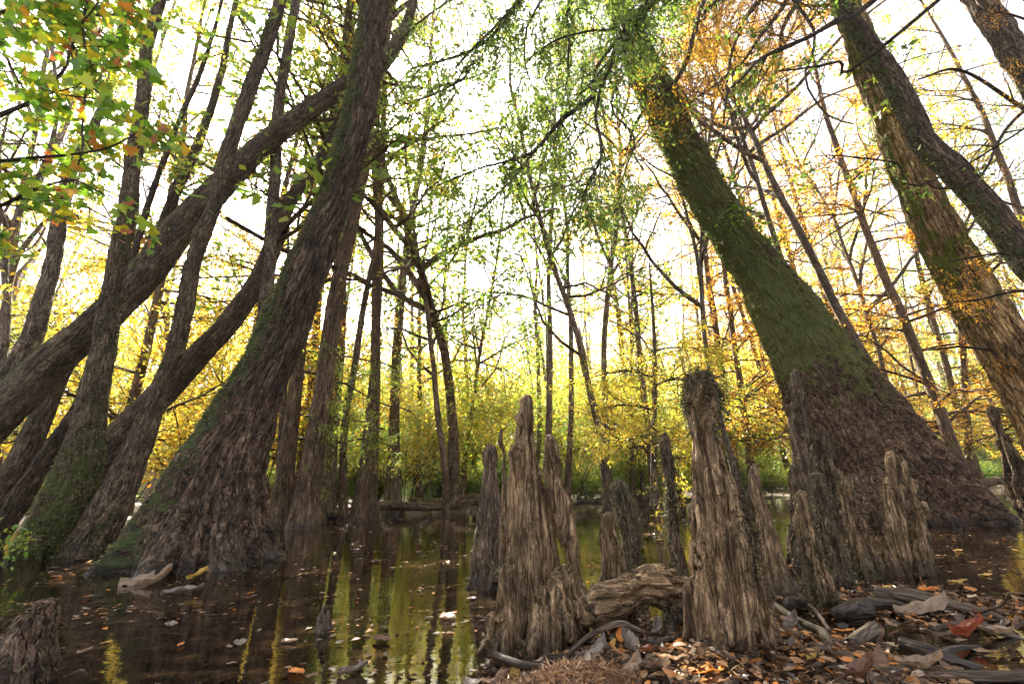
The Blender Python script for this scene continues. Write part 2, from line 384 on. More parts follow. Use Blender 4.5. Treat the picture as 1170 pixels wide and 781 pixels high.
def blades(rng, V, N, prob, count, ln, wd, droop=.5, lay=0.0):
    """little blades on a surface, chosen by probability per vertex"""
    pr = prob / prob.sum(); idx = rng.choice(len(V), count, p=pr)
    Pn = V[idx] + rng.normal(size=(count, 3)) * .004
    n = N[idx]; D = n * (1 - lay) + rng.normal(size=(count, 3)) * .5 + np.array([0, 0, -droop])
    D -= n * lay * np.sum(D * n, 1)[:, None] * .8
    S = rng.normal(size=(count, 3)) + n * (1.5 * lay)
    V2, F2 = leaves(T_rhomb(wd), Pn, D, S, ln * rng.uniform(.5, 1.5, count)); return V2, F2

class Tree:
    """one hero tree: trunk column or tube, twigs, crown"""
    def __init__(s, name, label, base, cat='tree', group=None):
        s.o = empty(name, base, label, cat, group); s.rng = np.random.RandomState(abs(hash(label)) % 1000 if False else len(label) * 7 + int(abs(base[0]) * 100))
        s.wood = Bag(); s.lf = []

def grow(rng, bag, p, d, L, r, depth, lf, spec):
    """recursive limb; lf collects (pos, dir) of leaves"""
    n = 8 if depth > 1 else 5
    pts = walk(rng, p, d, L, n, spec.get('wander', .16), spec.get('grav', .02))
    rad = np.linspace(r, r * (.35 if depth else .2), n + 1)
    bag.tube(pts, rad, 6 if r > .02 else (4 if r > .006 else 3))
    if depth == 0 or depth <= spec.get('leaf_depth', 0):
        k = spec.get('nleaf', 8)
        t = rng.uniform(.15, 1, k) * n; i = np.minimum(t.astype(int), n - 1); f = (t - i)[:, None]
        pp = pts[i] * (1 - f) + pts[i + 1] * f; dd = pts[i + 1] - pts[i]; dd /= np.linalg.norm(dd, axis=1)[:, None]
        side = rng.normal(size=(k, 3)) * spec.get('spread', .8); side[:, 2] -= spec.get('hang', .2)
        lf.append(np.hstack([pp + rng.normal(size=(k, 3)) * spec.get('scat', .01), dd * .6 + side]))
    if depth > 0:
        for c in range(spec.get('kids', 4)):
            t = rng.uniform(.25, 1) * n; i = min(int(t), n - 1); q = pts[i] + (pts[i + 1] - pts[i]) * (t - i)
            ax = pts[i + 1] - pts[i]; ax /= np.linalg.norm(ax); s = np.cross(ax, rng.normal(size=3)); s /= np.linalg.norm(s)
            if spec.get('flat'): s[2] *= .25
            dd = ax * rng.uniform(.3, .9) + s
            grow(rng, bag, q, dd, L * rng.uniform(.4, .62), r * .45, depth - 1, lf, spec)

def leafmesh(rng, lf, tmpl, size, flat=0.0, jit=.25):
    A = np.vstack(lf); n = len(A); N = rng.normal(size=(n, 3)); N[:, 2] = np.abs(N[:, 2]) + flat * 4
    return leaves(tmpl, A[:, :3], A[:, 3:], N, size * rng.uniform(1 - jit * 1.6, 1 + jit * 1.4, n))

YEL = dict(kids=5, nleaf=10, wander=.12, grav=-.01, flat=True, hang=.05, spread=.7)

def hero(name, label, rows, Y, mat, fl, fl_h, m=200, dz=.016, seed=0, moss=None, group=None, ext=(3.0, .6), barkd=.014, lobes=3.2, crown='green', crown_n=5, tufts=0, dep=.9, tuft_len=.02, bend=0.0):
    Y = centre_depth(rows[0], Y); ax = rows_to_axis(rows, Y)
    if bend:
        k = np.clip(ax[:, 2:3] / 5, 0, 3); ax[:, 1:2] += bend * k * k; 
    # carry the trunk on above the top of the photo
    d = ax[-1, :3] - ax[-2, :3]; d /= np.linalg.norm(d); L, kk = ext
    vis = ax.copy()
    V, Fs, bk, nn, a = column(ax, dz, m, fl, fl_h, lobes, seed, .3, barkd, dep)
    base = np.array([vis[0, 0], vis[0, 1], 0.0])
    o = empty(name, base, label, 'tree', group)
    mo = moss(V, nn) if moss else np.zeros(len(V))
    tr = child('trunk', V, Fs, mat, o, {'bk': bk, 'moss': mo})
    rng = np.random.RandomState(seed + 11)
    bag = Bag(); lf = []
    p0 = a[-1, :3] - d * .15; r0 = a[-1, 3] * .98
    up = d * .75 + np.array([0, 0, .5]); pts = walk(rng, p0, d, L, 14, .05, .05); rad = np.linspace(r0 / max(abs(d[2]), .5) * abs(d[2]), r0 * kk, 15)
    bag.tube(pts, rad, 24)
    spec = dict(kids=4, nleaf=9, wander=.15, grav=.03, leaf_depth=0, hang=.1)
    for c in range(crown_n):
        t = rng.randint(4, 14); az = rng.uniform(0, 2 * PI)
        grow(rng, bag, pts[t], (math.cos(az), math.sin(az), rng.uniform(.3, 1.1)), rng.uniform(1.6, 2.8), r0 * .35, 3, lf, spec)
    Vb, Fb, Bb = bag.out(); child('upper_limbs', Vb, Fb, mat, o, {'bk': Bb})
    if lf:
        Vl, Fl = leafmesh(rng, lf, T_rhomb(.45), .075); child('crown', Vl, Fl, M[crown], o, None, False)
    if tufts:
        V2, F2 = blades(rng, V[:-2], nn[:-2], np.clip(mo[:-2], 0, 1) ** 1.5 + 1e-6, tufts, tuft_len, .3, .6)
        props(child('moss', V2, F2, M['moss'], o, None, False), kind='stuff')
    return o, V, nn, a

def msk(side=(-.6, -.2), k=.7, hi=0.0, lo=0.0, h0=1.0, base=0.0):
    sx, sy = side
    def f(V, N):
        z = V[:, 2]; v = base + k * (N[:, 0] * sx + N[:, 1] * sy) + .55 * fbm(V * np.array([2.2, 2.2, 1.1]), 3)
        return v + hi * sstep(z, h0 * .3, h0) + lo * (1 - sstep(z, 0, h0))
    return f

LG = 'leaning swamp trees on the left'
def bY(x, y): return G(x, y)[1]
L1, L1V, L1N, L1A = hero('tupelo_tree', 'broad dark buttressed tree leaning right, its bare trunk running up beside the sun',
    [(103, 338, 662), (122, 332, 640), (145, 318, 612), (170, 311, 575), (200, 312, 520), (225, 320, 490), (243, 326, 460), (287, 351, 390), (316, 372, 325), (350, 396, 250), (370, 410, 200), (386, 426, 145), (397, 435, 100), (404, 440, 50), (412, 447, 0), (418, 452, -50)],
    bY(225, 658), M['bark_dark'], .36, .6, m=300, dz=.011, seed=1, moss=msk((-.8, -.25), .75, hi=.15, lo=.0, base=-.15), crown_n=3, tufts=16000, group=LG, crown='green', ext=(4.5, .5), tuft_len=.018, barkd=.022)
L3 = hero('tupelo_tree', 'upright trunk with mossy foot at the left edge, crossing before the thick slanting trunk',
    [(0, 78, 640), (14, 92, 615), (31, 108, 581), (58, 121, 534), (77, 125, 483), (89, 129, 446), (101, 136, 400), (112, 143, 340), (122, 150, 290), (131, 160, 245), (138, 163, 200), (146, 168, 150), (155, 176, 100), (159, 178, 50), (174, 192, 0), (182, 198, -40)],
    bY(60, 638), M['bark_left'], .18, .6, m=220, seed=2, moss=msk((.6, -.3), .35, lo=.35, h0=1.2, base=-.1), crown='lime', tufts=9000, group=LG, ext=(4, .5))[0]
L4 = hero('tupelo_tree', 'slimmer curved trunk between the broad dark tree and the mossy footed one',
    [(52, 140, 641), (64, 134, 625), (92, 150, 588), (123, 168, 538), (154, 187, 477), (175, 197, 431), (188, 212, 400), (199, 224, 350), (210, 232, 300), (225, 248, 255), (238, 257, 225), (245, 266, 190), (262, 282, 140), (280, 300, 90), (294, 312, 55), (308, 325, 15), (318, 334, -30)],
    bY(95, 636), M['bark_left'], .16, .4, m=200, seed=5, moss=msk((-.3, -.2), .3, lo=.2, h0=.8, base=-.15), crown='lime', tufts=4000, group=LG, ext=(4, .5))[0]

def lean_tree(name, label, path, Y, mat, m=72, seed=0, moss=None, group=None, mat2='lime', crown_n=4, barkd=.012, crownL=2.2, tufts=0, cut=False, leafsize=.07, upm=.04, ext=3.0):
    """path (x, y, perpendicular width px[, Y])"""
    pts = []
    for q in path:
        YY = q[3] if len(q) > 3 else Y
        c_ = P(q[0], q[1], YY); pts.append([*c_, q[2] / 2 * T(q[0], q[1], YY) * c_[1] / math.hypot(c_[0], c_[1])])
    pts = np.array(pts); pts[:, 3] *= .86 if group == LG else 1.0
    if pts[0, 2] > -.1:
        d = pts[0] - pts[1]; k = (pts[0, 2] + .3) / max(-d[2], .05); k = min(k, 3); pts = np.vstack([pts[0] + d * k * np.array([1, 1, 1, .4]), pts])
        pts[0, 2] = min(pts[0, 2], -.25)
    a = catmull(pts, int(max(30, 1 + np.sum(np.linalg.norm(np.diff(pts[:, :3], axis=0), axis=1)) / .03)))
    def fn(TH, S, R):
        q2 = np.stack([np.cos(TH) * R * 22, np.sin(TH) * R * 22, S * 4 + seed], -1).reshape(-1, 3)
        lump = np.stack([np.cos(TH) * R * 5, np.sin(TH) * R * 5, S * 2.5 + seed], -1).reshape(-1, 3)
        return R + (barkd * (.8 * crease(perlin(q2), .16) + 1.4 * fbm(lump, 3))).reshape(R.shape) * np.minimum(1, R / .06)
    V, Fs, bk = tube(a[:, :3], np.maximum(a[:, 3], .004), m, fn)
    base = np.array([a[0, 0], a[0, 1], 0.0]); o = empty(name, base, label, 'tree', group)
    cen = np.repeat(a[:, :3], m, 0); N = V[:-2] - cen; N /= np.linalg.norm(N, axis=1)[:, None] + 1e-9; N = np.vstack([N, [0, 0, -1], [0, 0, 1]])
    mo = moss(V, N) if moss else np.zeros(len(V))
    child('trunk', V, Fs, mat, o, {'bk': bk, 'moss': mo})
    rng = np.random.RandomState(seed + 50)
    if not cut:
        bag = Bag(); lf = []; d = a[-1, :3] - a[-2, :3]; d /= np.linalg.norm(d); low = []
        q = walk(rng, a[-1, :3] - d * .02, d, ext, 10, .08, upm); r0 = a[-1, 3]
        bag.tube(q, np.linspace(r0, r0 * .4, 11), 12)
        for c in range(crown_n):
            t = rng.randint(1, 11); az = rng.uniform(0, 2 * PI)
            grow(rng, bag, q[t], (math.cos(az), math.sin(az), rng.uniform(0, .9)), rng.uniform(.5, 1) * crownL, r0 * .35, 2, lf, dict(kids=4, nleaf=10, hang=.15))
        for c in range(crown_n):                                 # a few limbs lower down
            t = rng.randint(int(len(a) * .5), len(a) - 1); az = rng.uniform(0, 2 * PI)
            lb = Bag(); low.append(lb)
            grow(rng, lb, a[t, :3], (math.cos(az), math.sin(az), rng.uniform(.2, .9)), rng.uniform(.5, 1) * crownL * .6, max(a[t, 3] * .22, .006), 2, lf, dict(kids=4, nleaf=13, hang=.15, scat=.03))
        Vb, Fb, Bb = bag.out(); child('upper_limbs', Vb, Fb, mat, o, {'bk': Bb})
        for lb in low: Vb, Fb, Bb = lb.out(); child('limb', Vb, Fb, mat, o, {'bk': Bb})
        Vl, Fl = leafmesh(rng, lf, T_rhomb(.5), leafsize); child('crown', Vl, Fl, M[mat2], o, None, False)
    if tufts:
        V2, F2 = blades(rng, V[:-2], N[:-2], np.clip(mo[:-2], 0, 1) ** 1.5 + 1e-6, tufts, .02, .3, .5)
        props(child('moss', V2, F2, M['moss'], o, None, False), kind='stuff')
    return o
mup = lambda V, N: .75 * N[:, 2] + .5 * fbm(V * 2, 3) - .05
lean_tree('tupelo_tree', 'thickest slanting trunk, mossy on top, leaning far right behind the other left trees',
    [(-190, 620, 120, 3.9), (-120, 580, 100, 4.0), (-60, 530, 84, 4.1), (15, 458, 72, 4.2), (60, 412, 62, 4.3), (120, 362, 56, 4.4), (172, 306, 52, 4.5), (212, 254, 46, 4.6), (255, 210, 40, 4.7), (297, 168, 33, 4.8), (345, 132, 29, 4.9), (388, 103, 26, 5), (432, 78, 20, 5), (452, 52, 18, 5), (468, 18, 14, 5), (478, -25, 12, 5)],
    4.2, M['bark_left'], m=140, seed=31, moss=mup, group=LG, mat2='lime', tufts=6000, crown_n=3)
lean_tree('tupelo_tree', 'moss backed trunk rising from behind the slim curved one towards the sun tree',
    [(70, 588, 60), (100, 545, 56), (135, 500, 50), (170, 465, 46), (205, 428, 42), (240, 392, 36), (272, 355, 31), (296, 318, 28), (312, 280, 25), (330, 232, 21), (350, 205, 17), (366, 180, 13), (380, 152, 11), (400, 110, 9), (425, 60, 7)],
    5.4, M['bark_left'], m=90, seed=32, moss=mup, group=LG, tufts=3000, crown_n=1, ext=1.5)
lean_tree('tupelo_tree', 'grey trunk with pale blotches at far left, passing behind the slanting trunk',
    [(-70, 600, 56), (-35, 530, 50), (-8, 465, 44), (28, 405, 38), (45, 355, 32), (58, 310, 27), (66, 265, 26), (72, 225, 24), (84, 190, 20), (104, 152, 17), (124, 105, 14), (132, 55, 13), (147, 12, 12), (155, -30, 11)],
    5.2, M['bark_grey'], m=80, seed=33, moss=lambda V, N: -.2 + .3 * N[:, 2], group=LG)
lean_tree('tupelo_tree', 'brown slanting trunk seen under the thick one at the left edge',
    [(-45, 640, 60), (-10, 580, 52), (22, 530, 44), (45, 480, 38), (70, 425, 32), (100, 375, 28), (140, 330, 24), (168, 290, 20), (186, 255, 18), (200, 222, 17), (222, 175, 15), (240, 128, 13), (254, 78, 11), (263, 30, 9), (275, -20, 8)],
    5.0, M['bark_left'], m=80, seed=34, moss=mup, group=LG, crown_n=5)
lean_tree('tupelo_tree', 'dark low slanting trunk tucked behind the mossy footed tree',
    [(-50, 668, 46), (-5, 615, 40), (28, 562, 36), (62, 510, 30), (90, 468, 26), (110, 410, 22), (128, 350, 18), (150, 300, 14), (172, 225, 11), (204, 140, 9), (228, 85, 8), (246, 30, 6), (258, -20, 5)],
    4.7, M['bark_dark'], m=64, seed=35, moss=mup, group=LG, crown_n=4)
lean_tree('tupelo_tree', 'straight slim trunk just left of the sun tree, rising behind it',
    [(268, 590, 34), (278, 520, 30), (286, 450, 25), (296, 390, 21), (306, 330, 19), (310, 252, 18), (315, 200, 17), (318, 125, 16), (328, 60, 15), (336, 15, 14), (342, -30, 13)],
    5.0, M['bark_grey'], m=64, seed=36, moss=lambda V, N: -.25 + 0 * V[:, 0], group=LG, crown_n=3)
lean_tree('tupelo_tree', 'thin crooked dark trunk near the left border of the photo',
    [(-40, 590, 22), (-20, 500, 20), (2, 420, 16), (8, 360, 13), (6, 300, 12), (22, 245, 11), (45, 200, 10), (60, 160, 9), (66, 110, 8), (60, 50, 7), (70, -10, 6)],
    6.0, M['bark_grey'], m=40, seed=37, group=LG, crown_n=4)

# ---- right side
R1Y = bY(1020, 604)
R1, R1V, R1N, R1A = hero('cypress_tree', 'huge moss covered tree leaning left over the knees, base widening like a skirt',
    [(886, 1168, 610), (887, 1150, 598), (889, 1116, 560), (893, 1080, 520), (890, 1038, 468), (870, 978, 400), (846, 925, 335), (820, 880, 285), (794, 848, 243), (770, 822, 200), (747, 795, 150), (724, 770, 100), (706, 742, 50), (690, 716, 0), (675, 694, -50)],
    R1Y, M['bark_moss'], .26, .8, m=320, dz=.014, seed=8, moss=lambda V, N: msk((-.5, -.15), .45, hi=1.0, h0=2.3, base=-.2)(V, N), crown='green', crown_n=3, tufts=26000, barkd=.032, lobes=2.6, ext=(3, .5), tuft_len=.03)
# brown needles caught in the bark of its foot
rng = np.random.RandomState(4)
pr = (R1V[:-2, 2] < 1.9) * (R1V[:-2, 2] > .05) * (R1N[:-2, 1] < .2) * 1.0 * np.clip(1.9 - R1V[:-2, 2], 0, 1) + 1e-9
V2, F2 = blades(rng, R1V[:-2] + R1N[:-2] * .012, R1N[:-2], pr, 2200, .05, .09, .25, .9)
props(child('caught_needles', V2, F2, M['red_needle'], R1, None, False), kind='stuff')
pr = (L1V[:-2, 2] < 1.1) * (L1V[:-2, 2] > .03) * 1.0 + 1e-9
V2, F2 = blades(rng, L1V[:-2] + L1N[:-2] * .008, L1N[:-2], pr, 1300, .04, .09, .4, .9)
props(child('caught_needles', V2, F2, M['red_needle'], L1, None, False), kind='stuff')

pr = ((R1V[:-2, 2] > 3.2) & (R1V[:-2, 2] < 5.6)) * np.clip(fbm(R1V[:-2] * 1.8, 2) + .1, 0, 1) * (R1N[:-2, 1] < .3) + 1e-9
idx = rng.choice(len(pr), 420, p=pr / pr.sum()); vp = R1V[idx] + R1N[idx] * rng.uniform(.03, .16, (420, 1)) + rng.normal(size=(420, 3)) * .05
V2, F2 = leaves(T_oval(.55), vp, R1N[idx] + rng.normal(size=(420, 3)) * .8 - [0, 0, .5], rng.normal(size=(420, 3)) + [0, 0, 1], rng.uniform(.04, .085, 420))
child('climbing_vine', V2, F2, M['bright'], R1, None, False)
R2Y = 3.3
R2 = hero('cypress_tree', 'ridged golden brown trunk leaning in from the right edge, bark striped with moss',
    [(1225, 1420, 625), (1205, 1360, 590), (1170, 1282, 525), (1137, 1224, 450), (1104, 1186, 390), (1071, 1143, 328), (1040, 1104, 265), (1014, 1071, 200), (990, 1043, 135), (966, 1012, 65), (945, 984, 0), (930, 966, -50)],
    R2Y, M['bark_gold'], .10, 1.2, m=220, seed=12, moss=lambda V, N: -.15 + .55 * sstep(V[:, 2], 1.0, 2.2) - .55 * N[:, 0] * 0 + .35 * np.abs(N[:, 0] + .2) + .3 * fbm(V * 2, 3), crown='orange', crown_n=3, barkd=.02, lobes=5.5, tufts=4000, ext=(3, .5))[0]
R3 = lean_tree('tupelo_tree', 'smooth dark grey trunk curving in front of the golden ridged one at upper right',
    [(1480, 640, 90, 2.4), (1400, 590, 74, 2.45), (1330, 520, 62, 2.5), (1270, 435, 56, 2.55), (1222, 365, 52, 2.6), (1178, 302, 48, 2.65), (1148, 262, 46, 2.7), (1118, 226, 43, 2.75), (1086, 192, 41, 2.8), (1056, 162, 38, 2.85), (1040, 128, 36, 2.9), (1020, 90, 33, 2.95), (992, 52, 30, 3.0), (970, 15, 26, 3.0), (955, -30, 24, 3.0)],
    2.8, M['bark_dark'], m=120, seed=14, moss=lambda V, N: -.1 + .6 * np.clip(-N[:, 0] - .2, 0, 1) + .2 * fbm(V * 3, 3), mat2='green', crown_n=2, tufts=2500)
R4 = hero('cypress_tree', 'ridged trunk cutting across the top right corner',
    [(1420, 1580, 600), (1360, 1480, 480), (1290, 1390, 360), (1230, 1310, 240), (1170, 1235, 125), (1132, 1182, 55), (1096, 1142, 0), (1070, 1112, -40)],
    4.6, M['bark_grey'], .08, 1, m=120, dz=.03, seed=15, moss=lambda V, N: -.3 + 0 * V[:, 0], crown='orange', crown_n=2, barkd=.03, lobes=6, ext=(2.5, .5))[0]

# ------------------------------------------------------------------ knees
def union(parts, voxel, smooth=2):
    """voxel union of closed pieces -> V, faces, normals"""
    b = Bag()
    for V, Fs, *_ in parts: b.add(V, Fs)
    V, Fs, _ = b.out(); me = mesh('tmp', V, Fs); o = link('tmp', me, None)
    md = o.modifiers.new('r', 'REMESH'); md.mode = 'VOXEL'; md.voxel_size = voxel
    sm = o.modifiers.new('s', 'SMOOTH'); sm.iterations = smooth; sm.factor = .6
    dg = bpy.context.evaluated_depsgraph_get(); ev = o.evaluated_get(dg); m2 = ev.to_mesh()
    n = len(m2.vertices); V = np.empty(n * 3, np.float32); m2.vertices.foreach_get('co', V)
    N = np.empty(n * 3, np.float32); m2.vertices.foreach_get('normal', N)
    q = np.empty(len(m2.loops), np.int32); m2.loops.foreach_get('vertex_index', q); tot = np.empty(len(m2.polygons), np.int32); m2.polygons.foreach_get('loop_total', tot)
    assert (tot == 4).all()
    ev.to_mesh_clear(); bpy.data.objects.remove(o); bpy.data.meshes.remove(me)
    return V.reshape(-1, 3).astype(float), q.reshape(-1, 4), N.reshape(-1, 3).astype(float)

def knee_cols(spec, Y, fl=.10, seed=0, m=64, lobes=3.0, dep=.95, down=.12):
    """each spire: rows from base to top (xl,xr,y[,Y]); the top is rounded off"""
    out = []
    for k, rows in enumerate(spec):
        a = rows_to_axis(rows, Y)
        if len(a) >= 5:                                          # blunt rounded tip
            k_, zt = a[-3], a[-1, 2]; cap = []
            for ph in (22, 42, 60, 74, 84, 89):
                f_ = math.radians(ph); q = k_ + (a[-1] - k_) * math.sin(f_); q[3] = k_[3] * math.cos(f_); cap.append(q)
            a = np.vstack([a[:-2], cap])
        out.append(column(a, .006, m, fl, .5, lobes, seed + k * 3.7, down, .0, dep))
    return out
def root(path, Y, m=20):
    pts = np.array([[*P(q[0], q[1], q[3] if len(q) > 3 else Y), q[2] / 2 * T(q[0], q[1], q[3] if len(q) > 3 else Y)] for q in path])
    a = catmull(pts, 40); return tube(a[:, :3], np.maximum(a[:, 3], .003), m)
def knee(name, label, spec, Y, mat, voxel=.0045, fl=.10, seed=0, roots=(), amp=1.0, moss=None, group='woody knees standing round the big one', lobes=3, hair=0, hair_at=None, curls=0, curl_at=None, cat='tree knee', freq=1.0, lying=None, ys=1.0):
    b = G((spec[0][0][0] + spec[0][0][1]) / 2, spec[0][0][2]) if Y is None else P((spec[0][0][0] + spec[0][0][1]) / 2, spec[0][0][2], Y)
    spec = [[(q[0], q[1], q[2], q[3] * ys) if len(q) > 3 else q for q in w_] for w_ in spec]; roots = [[(q[0], q[1], q[2], q[3] * ys) if len(q) > 3 else q for q in w_] for w_ in roots]
    Y0_ = b[1] * ys; Y = centre_depth(spec[0][0], Y0_)
    V, Fq, N = union(knee_cols(spec, Y, fl, seed, lobes=lobes) + [root(r, Y) for r in roots], voxel)
    p = V + seed * 3.1; f = 26 * freq
    wv_ = fbm(p * np.array([7, 7, 3.0]), 2)[:, None] * .07
    a = perlin((p + wv_) * np.array([f, f, f * .075])); b2 = perlin((p + wv_) * np.array([f * 2.6, f * 2.6, f * .12]) + 9); c = fbm(p * np.array([11, 11, 5]), 3)
    if lying is not None:                                        # a root that lies down carries its grooves along its own length
        wl = lying(V - np.array([b[0], b[1], 0])); a2 = perlin((p + wv_) * np.array([f * .12, f, f])); b3 = perlin((p + wv_) * np.array([f * .25, f * 2.4, f * 2.4]) + 4)
        a = a * (1 - wl) + a2 * wl; b2 = b2 * (1 - wl) + b3 * wl
    d = amp * (.017 * crease(a, .13) + .009 * a + .0032 * crease(b2, .14) + .007 * c + .010 * perlin(p * 15) + .0012 * perlin(p * np.array([160, 160, 50])))
    zr = V[:, 2] / V[:, 2].max(); d = d * (1 - .8 * sstep(zr, .8, 1.0)); V = V + N * d[:, None]
    base = np.array([b[0], b[1], 0.0])
    mo = moss(V - base, N) if moss else np.zeros(len(V))
    g = top(name, V, Fq, mat, base, {'bk': ((V - base) if lying is None else (V - base) * (1 - lying(V - base)[:, None]) + (V - base)[:, [2, 1, 0]] * lying(V - base)[:, None]) + seed, 'moss': mo}); props(g, label, cat, group)
    rng = np.random.RandomState(seed + 5)
    if hair:
        pr = hair_at(V - base, N) + 1e-9
        V2, F2 = blades(rng, V, N, pr, hair, .014, .16, .8, .25); props(child('dry_moss', V2, F2, M['drymoss'], g, None, False), kind='stuff')
    if curls:
        pr = curl_at(V - base, N) + 1e-9; idx = rng.choice(len(V), curls, p=pr / pr.sum()); bg = Bag()
        for i in idx:
            q = walk(rng, V[i] - N[i] * .002, N[i] * .9 + rng.normal(size=3) * .5 + [0, 0, -.5], rng.uniform(.02, .075), 9, .55, -.16)
            bg.tube(q, np.linspace(.0015, .0006, 10), 3)
        V2, F2, B2 = bg.out(); props(child('dangling_roots', V2, F2, M['root_fibre'], g, {'bk': B2}), kind='stuff')
    return g
ztop = lambda a, b: (lambda V, N: sstep(V[:, 2], a, b))
# the central cluster
knee('knee_cluster', 'tall central cluster of fused weathered spires with thick root curving right', [
    [(542, 676, 756), (556, 668, 738), (566, 660, 712), (576, 652, 676), (577, 642, 645), (577, 634, 612), (578, 625, 566), (579, 617, 530), (579, 616, 518), (585, 613, 506), (588, 612, 492), (586, 612, 478), (591, 611, 468), (592, 610, 460), (594, 608, 455), (600, 604, 450)],
    [(630, 676, 715, 1.52), (640, 674, 680, 1.52), (643, 667, 651, 1.52), (634, 658, 602, 1.52), (622, 646, 553, 1.52), (620, 639, 520, 1.52), (620, 636, 506, 1.52), (624, 631, 499, 1.52), (626, 629, 497, 1.52)],
    [(566, 592, 680, 1.62), (568, 588, 610, 1.62), (571, 582, 560, 1.62), (570, 580, 520, 1.62), (570, 578, 500, 1.62), (572, 576, 491, 1.62), (573, 575, 488, 1.62)],
    [(562, 598, 735, 1.43), (567, 596, 715, 1.43), (574, 594, 692, 1.43), (570, 595, 670, 1.43), (570, 594, 655, 1.43), (575, 589, 645, 1.43), (580, 584, 642, 1.43)],
    [(592, 632, 745, 1.41), (599, 625, 725, 1.41), (600, 622, 690, 1.42), (598, 620, 640, 1.45), (598, 615, 590, 1.41)],
    [(617, 651, 738, 1.41), (618, 650, 715, 1.41), (620, 649, 690, 1.41), (622, 646, 667, 1.42), (627, 640, 656, 1.42), (631, 635, 653, 1.42)]],
    P(610, 742, 1.41)[1], M['knee'], voxel=.0035, ys=.93, lying=lambda V: sstep(V[:, 0], .12, .18) * (1 - sstep(V[:, 2], .2, .28)), fl=.10, seed=1, lobes=3.4, amp=1.0,
    roots=[[(640, 650, 30, 1.46), (650, 690, 46, 1.46), (672, 694, 46, 1.46), (700, 684, 44, 1.48), (726, 672, 44, 1.52), (748, 668, 50, 1.52), (768, 672, 52, 1.54), (792, 690, 40, 1.62), (808, 715, 22, 1.62)],
           [(568, 700, 26, 1.43), (558, 722, 16, 1.41), (548, 742, 11, 1.3), (540, 756, 6, 1.28)], [(650, 700, 22, 1.4), (655, 725, 16, 1.37), (664, 745, 8, 1.41)],
           [(702, 668, 20, 1.52), (707, 700, 15, 1.52), (712, 722, 10, 1.52)], [(730, 690, 16, 1.52), (738, 706, 12, 1.48), (741, 722, 8, 1.46)]],
    moss=lambda V, N: -.1 + .2 * sstep(V[:, 2], .1, .5), hair=1500, hair_at=lambda V, N: (fbm(V * 9, 2) > .12) * 1.0 + .1 * sstep(V[:, 2], .2, .6) + 3 * (np.hypot(V[:, 0] + .07, (V[:, 2] - .205)) < .035), curls=0, group=None)
knee('stump', 'short pale broken stump standing on the curving root', [[(682, 726, 676, 1.62), (684, 722, 655, 1.62), (684, 716, 635, 1.62), (684, 708, 610, 1.62), (685, 704, 596, 1.62), (688, 702, 586, 1.62), (690, 698, 582, 1.62)]], 1.62, M['knee'], ys=.94, seed=3, fl=.12, freq=.8, cat='stump', group=None)
knee('cypress_knee', 'smooth dark cone standing in water left of the central cluster', [[(529, 583, 674), (537, 580, 650), (541, 577, 614), (547, 572, 565), (551, 569, 530), (551, 568, 518), (554, 567, 510), (558, 563, 506)]], None, M['knee_dark'], seed=4, fl=.06, amp=.8, roots=[[(556, 640, 44), (540, 668, 16), (528, 682, 6)]])
knee('cypress_knee', 'shaggy black moss covered knee behind the pale stump', [[(708, 736, 655), (709, 735, 630), (706, 733, 605), (700, 727, 580), (698, 718, 560), (701, 713, 550), (705, 709, 546)]], 2.1, M['knee_dark'], seed=5, moss=lambda V, N: .3 + 0 * V[:, 0], hair=5000, hair_at=lambda V, N: 1 + 0 * V[:, 0], curls=120, curl_at=lambda V, N: 1 + 0 * V[:, 0])
K4Y = bY(840, 765)
knee('cypress_knee', 'largest fluted tan knee with mossy top in the foreground', [
    [(756, 926, 778), (766, 910, 757), (775, 893, 725), (780, 880, 690), (782, 868, 640), (786, 860, 600), (788, 847, 565), (788, 832, 525), (786, 824, 500), (781, 825, 478), (776, 827, 455), (779, 819, 442), (783, 812, 433), (789, 804, 427), (793, 799, 423)],
    [(858, 905, 762, 1.34), (855, 896, 720, 1.36), (850, 880, 670, 1.38), (842, 866, 620, 1.4), (834, 856, 570, 1.42), (828, 844, 540, 1.43)],
    [(772, 800, 764, 1.36), (777, 801, 720, 1.37), (781, 803, 660, 1.38), (786, 806, 590, 1.40), (790, 806, 530, 1.41)]],
    K4Y, M['knee'], voxel=.0035, ys=.885, fl=.22, seed=6, lobes=4.2, amp=1.15,
    roots=[[(880, 742, 40), (905, 758, 26, 1.38), (935, 772, 18, 1.22), (965, 790, 10, 1.18)], [(800, 748, 26, 1.26), (782, 770, 16, 1.22), (768, 788, 9, 1.19)], [(850, 755, 44, 1.38), (862, 778, 30, 1.2), (880, 800, 18, 1.15)]],
    moss=lambda V, N: -.15 + .75 * sstep(V[:, 2], .55, .75) + .25 * sstep(V[:, 0], .0, .1), group=None,
    hair=2600, hair_at=lambda V, N: .8 * sstep(V[:, 2], .5, .7) + .25 * sstep(V[:, 0], .0, .06) * sstep(V[:, 2], .12, .4) * (fbm(V * 8, 2) > 0) + .6 * (V[:, 0] < -.05) * sstep(V[:, 2], .3, .5) * (fbm(V * 9, 2) > .05),
    curls=520, curl_at=lambda V, N: (sstep(V[:, 2], .5, .7) * (1 - .7 * sstep(V[:, 2], .76, .8)) + 1.3 * sstep(V[:, 0], .01, .06) * np.exp(-((V[:, 2] - .30) / .12) ** 2)) * (N[:, 1] < .3))
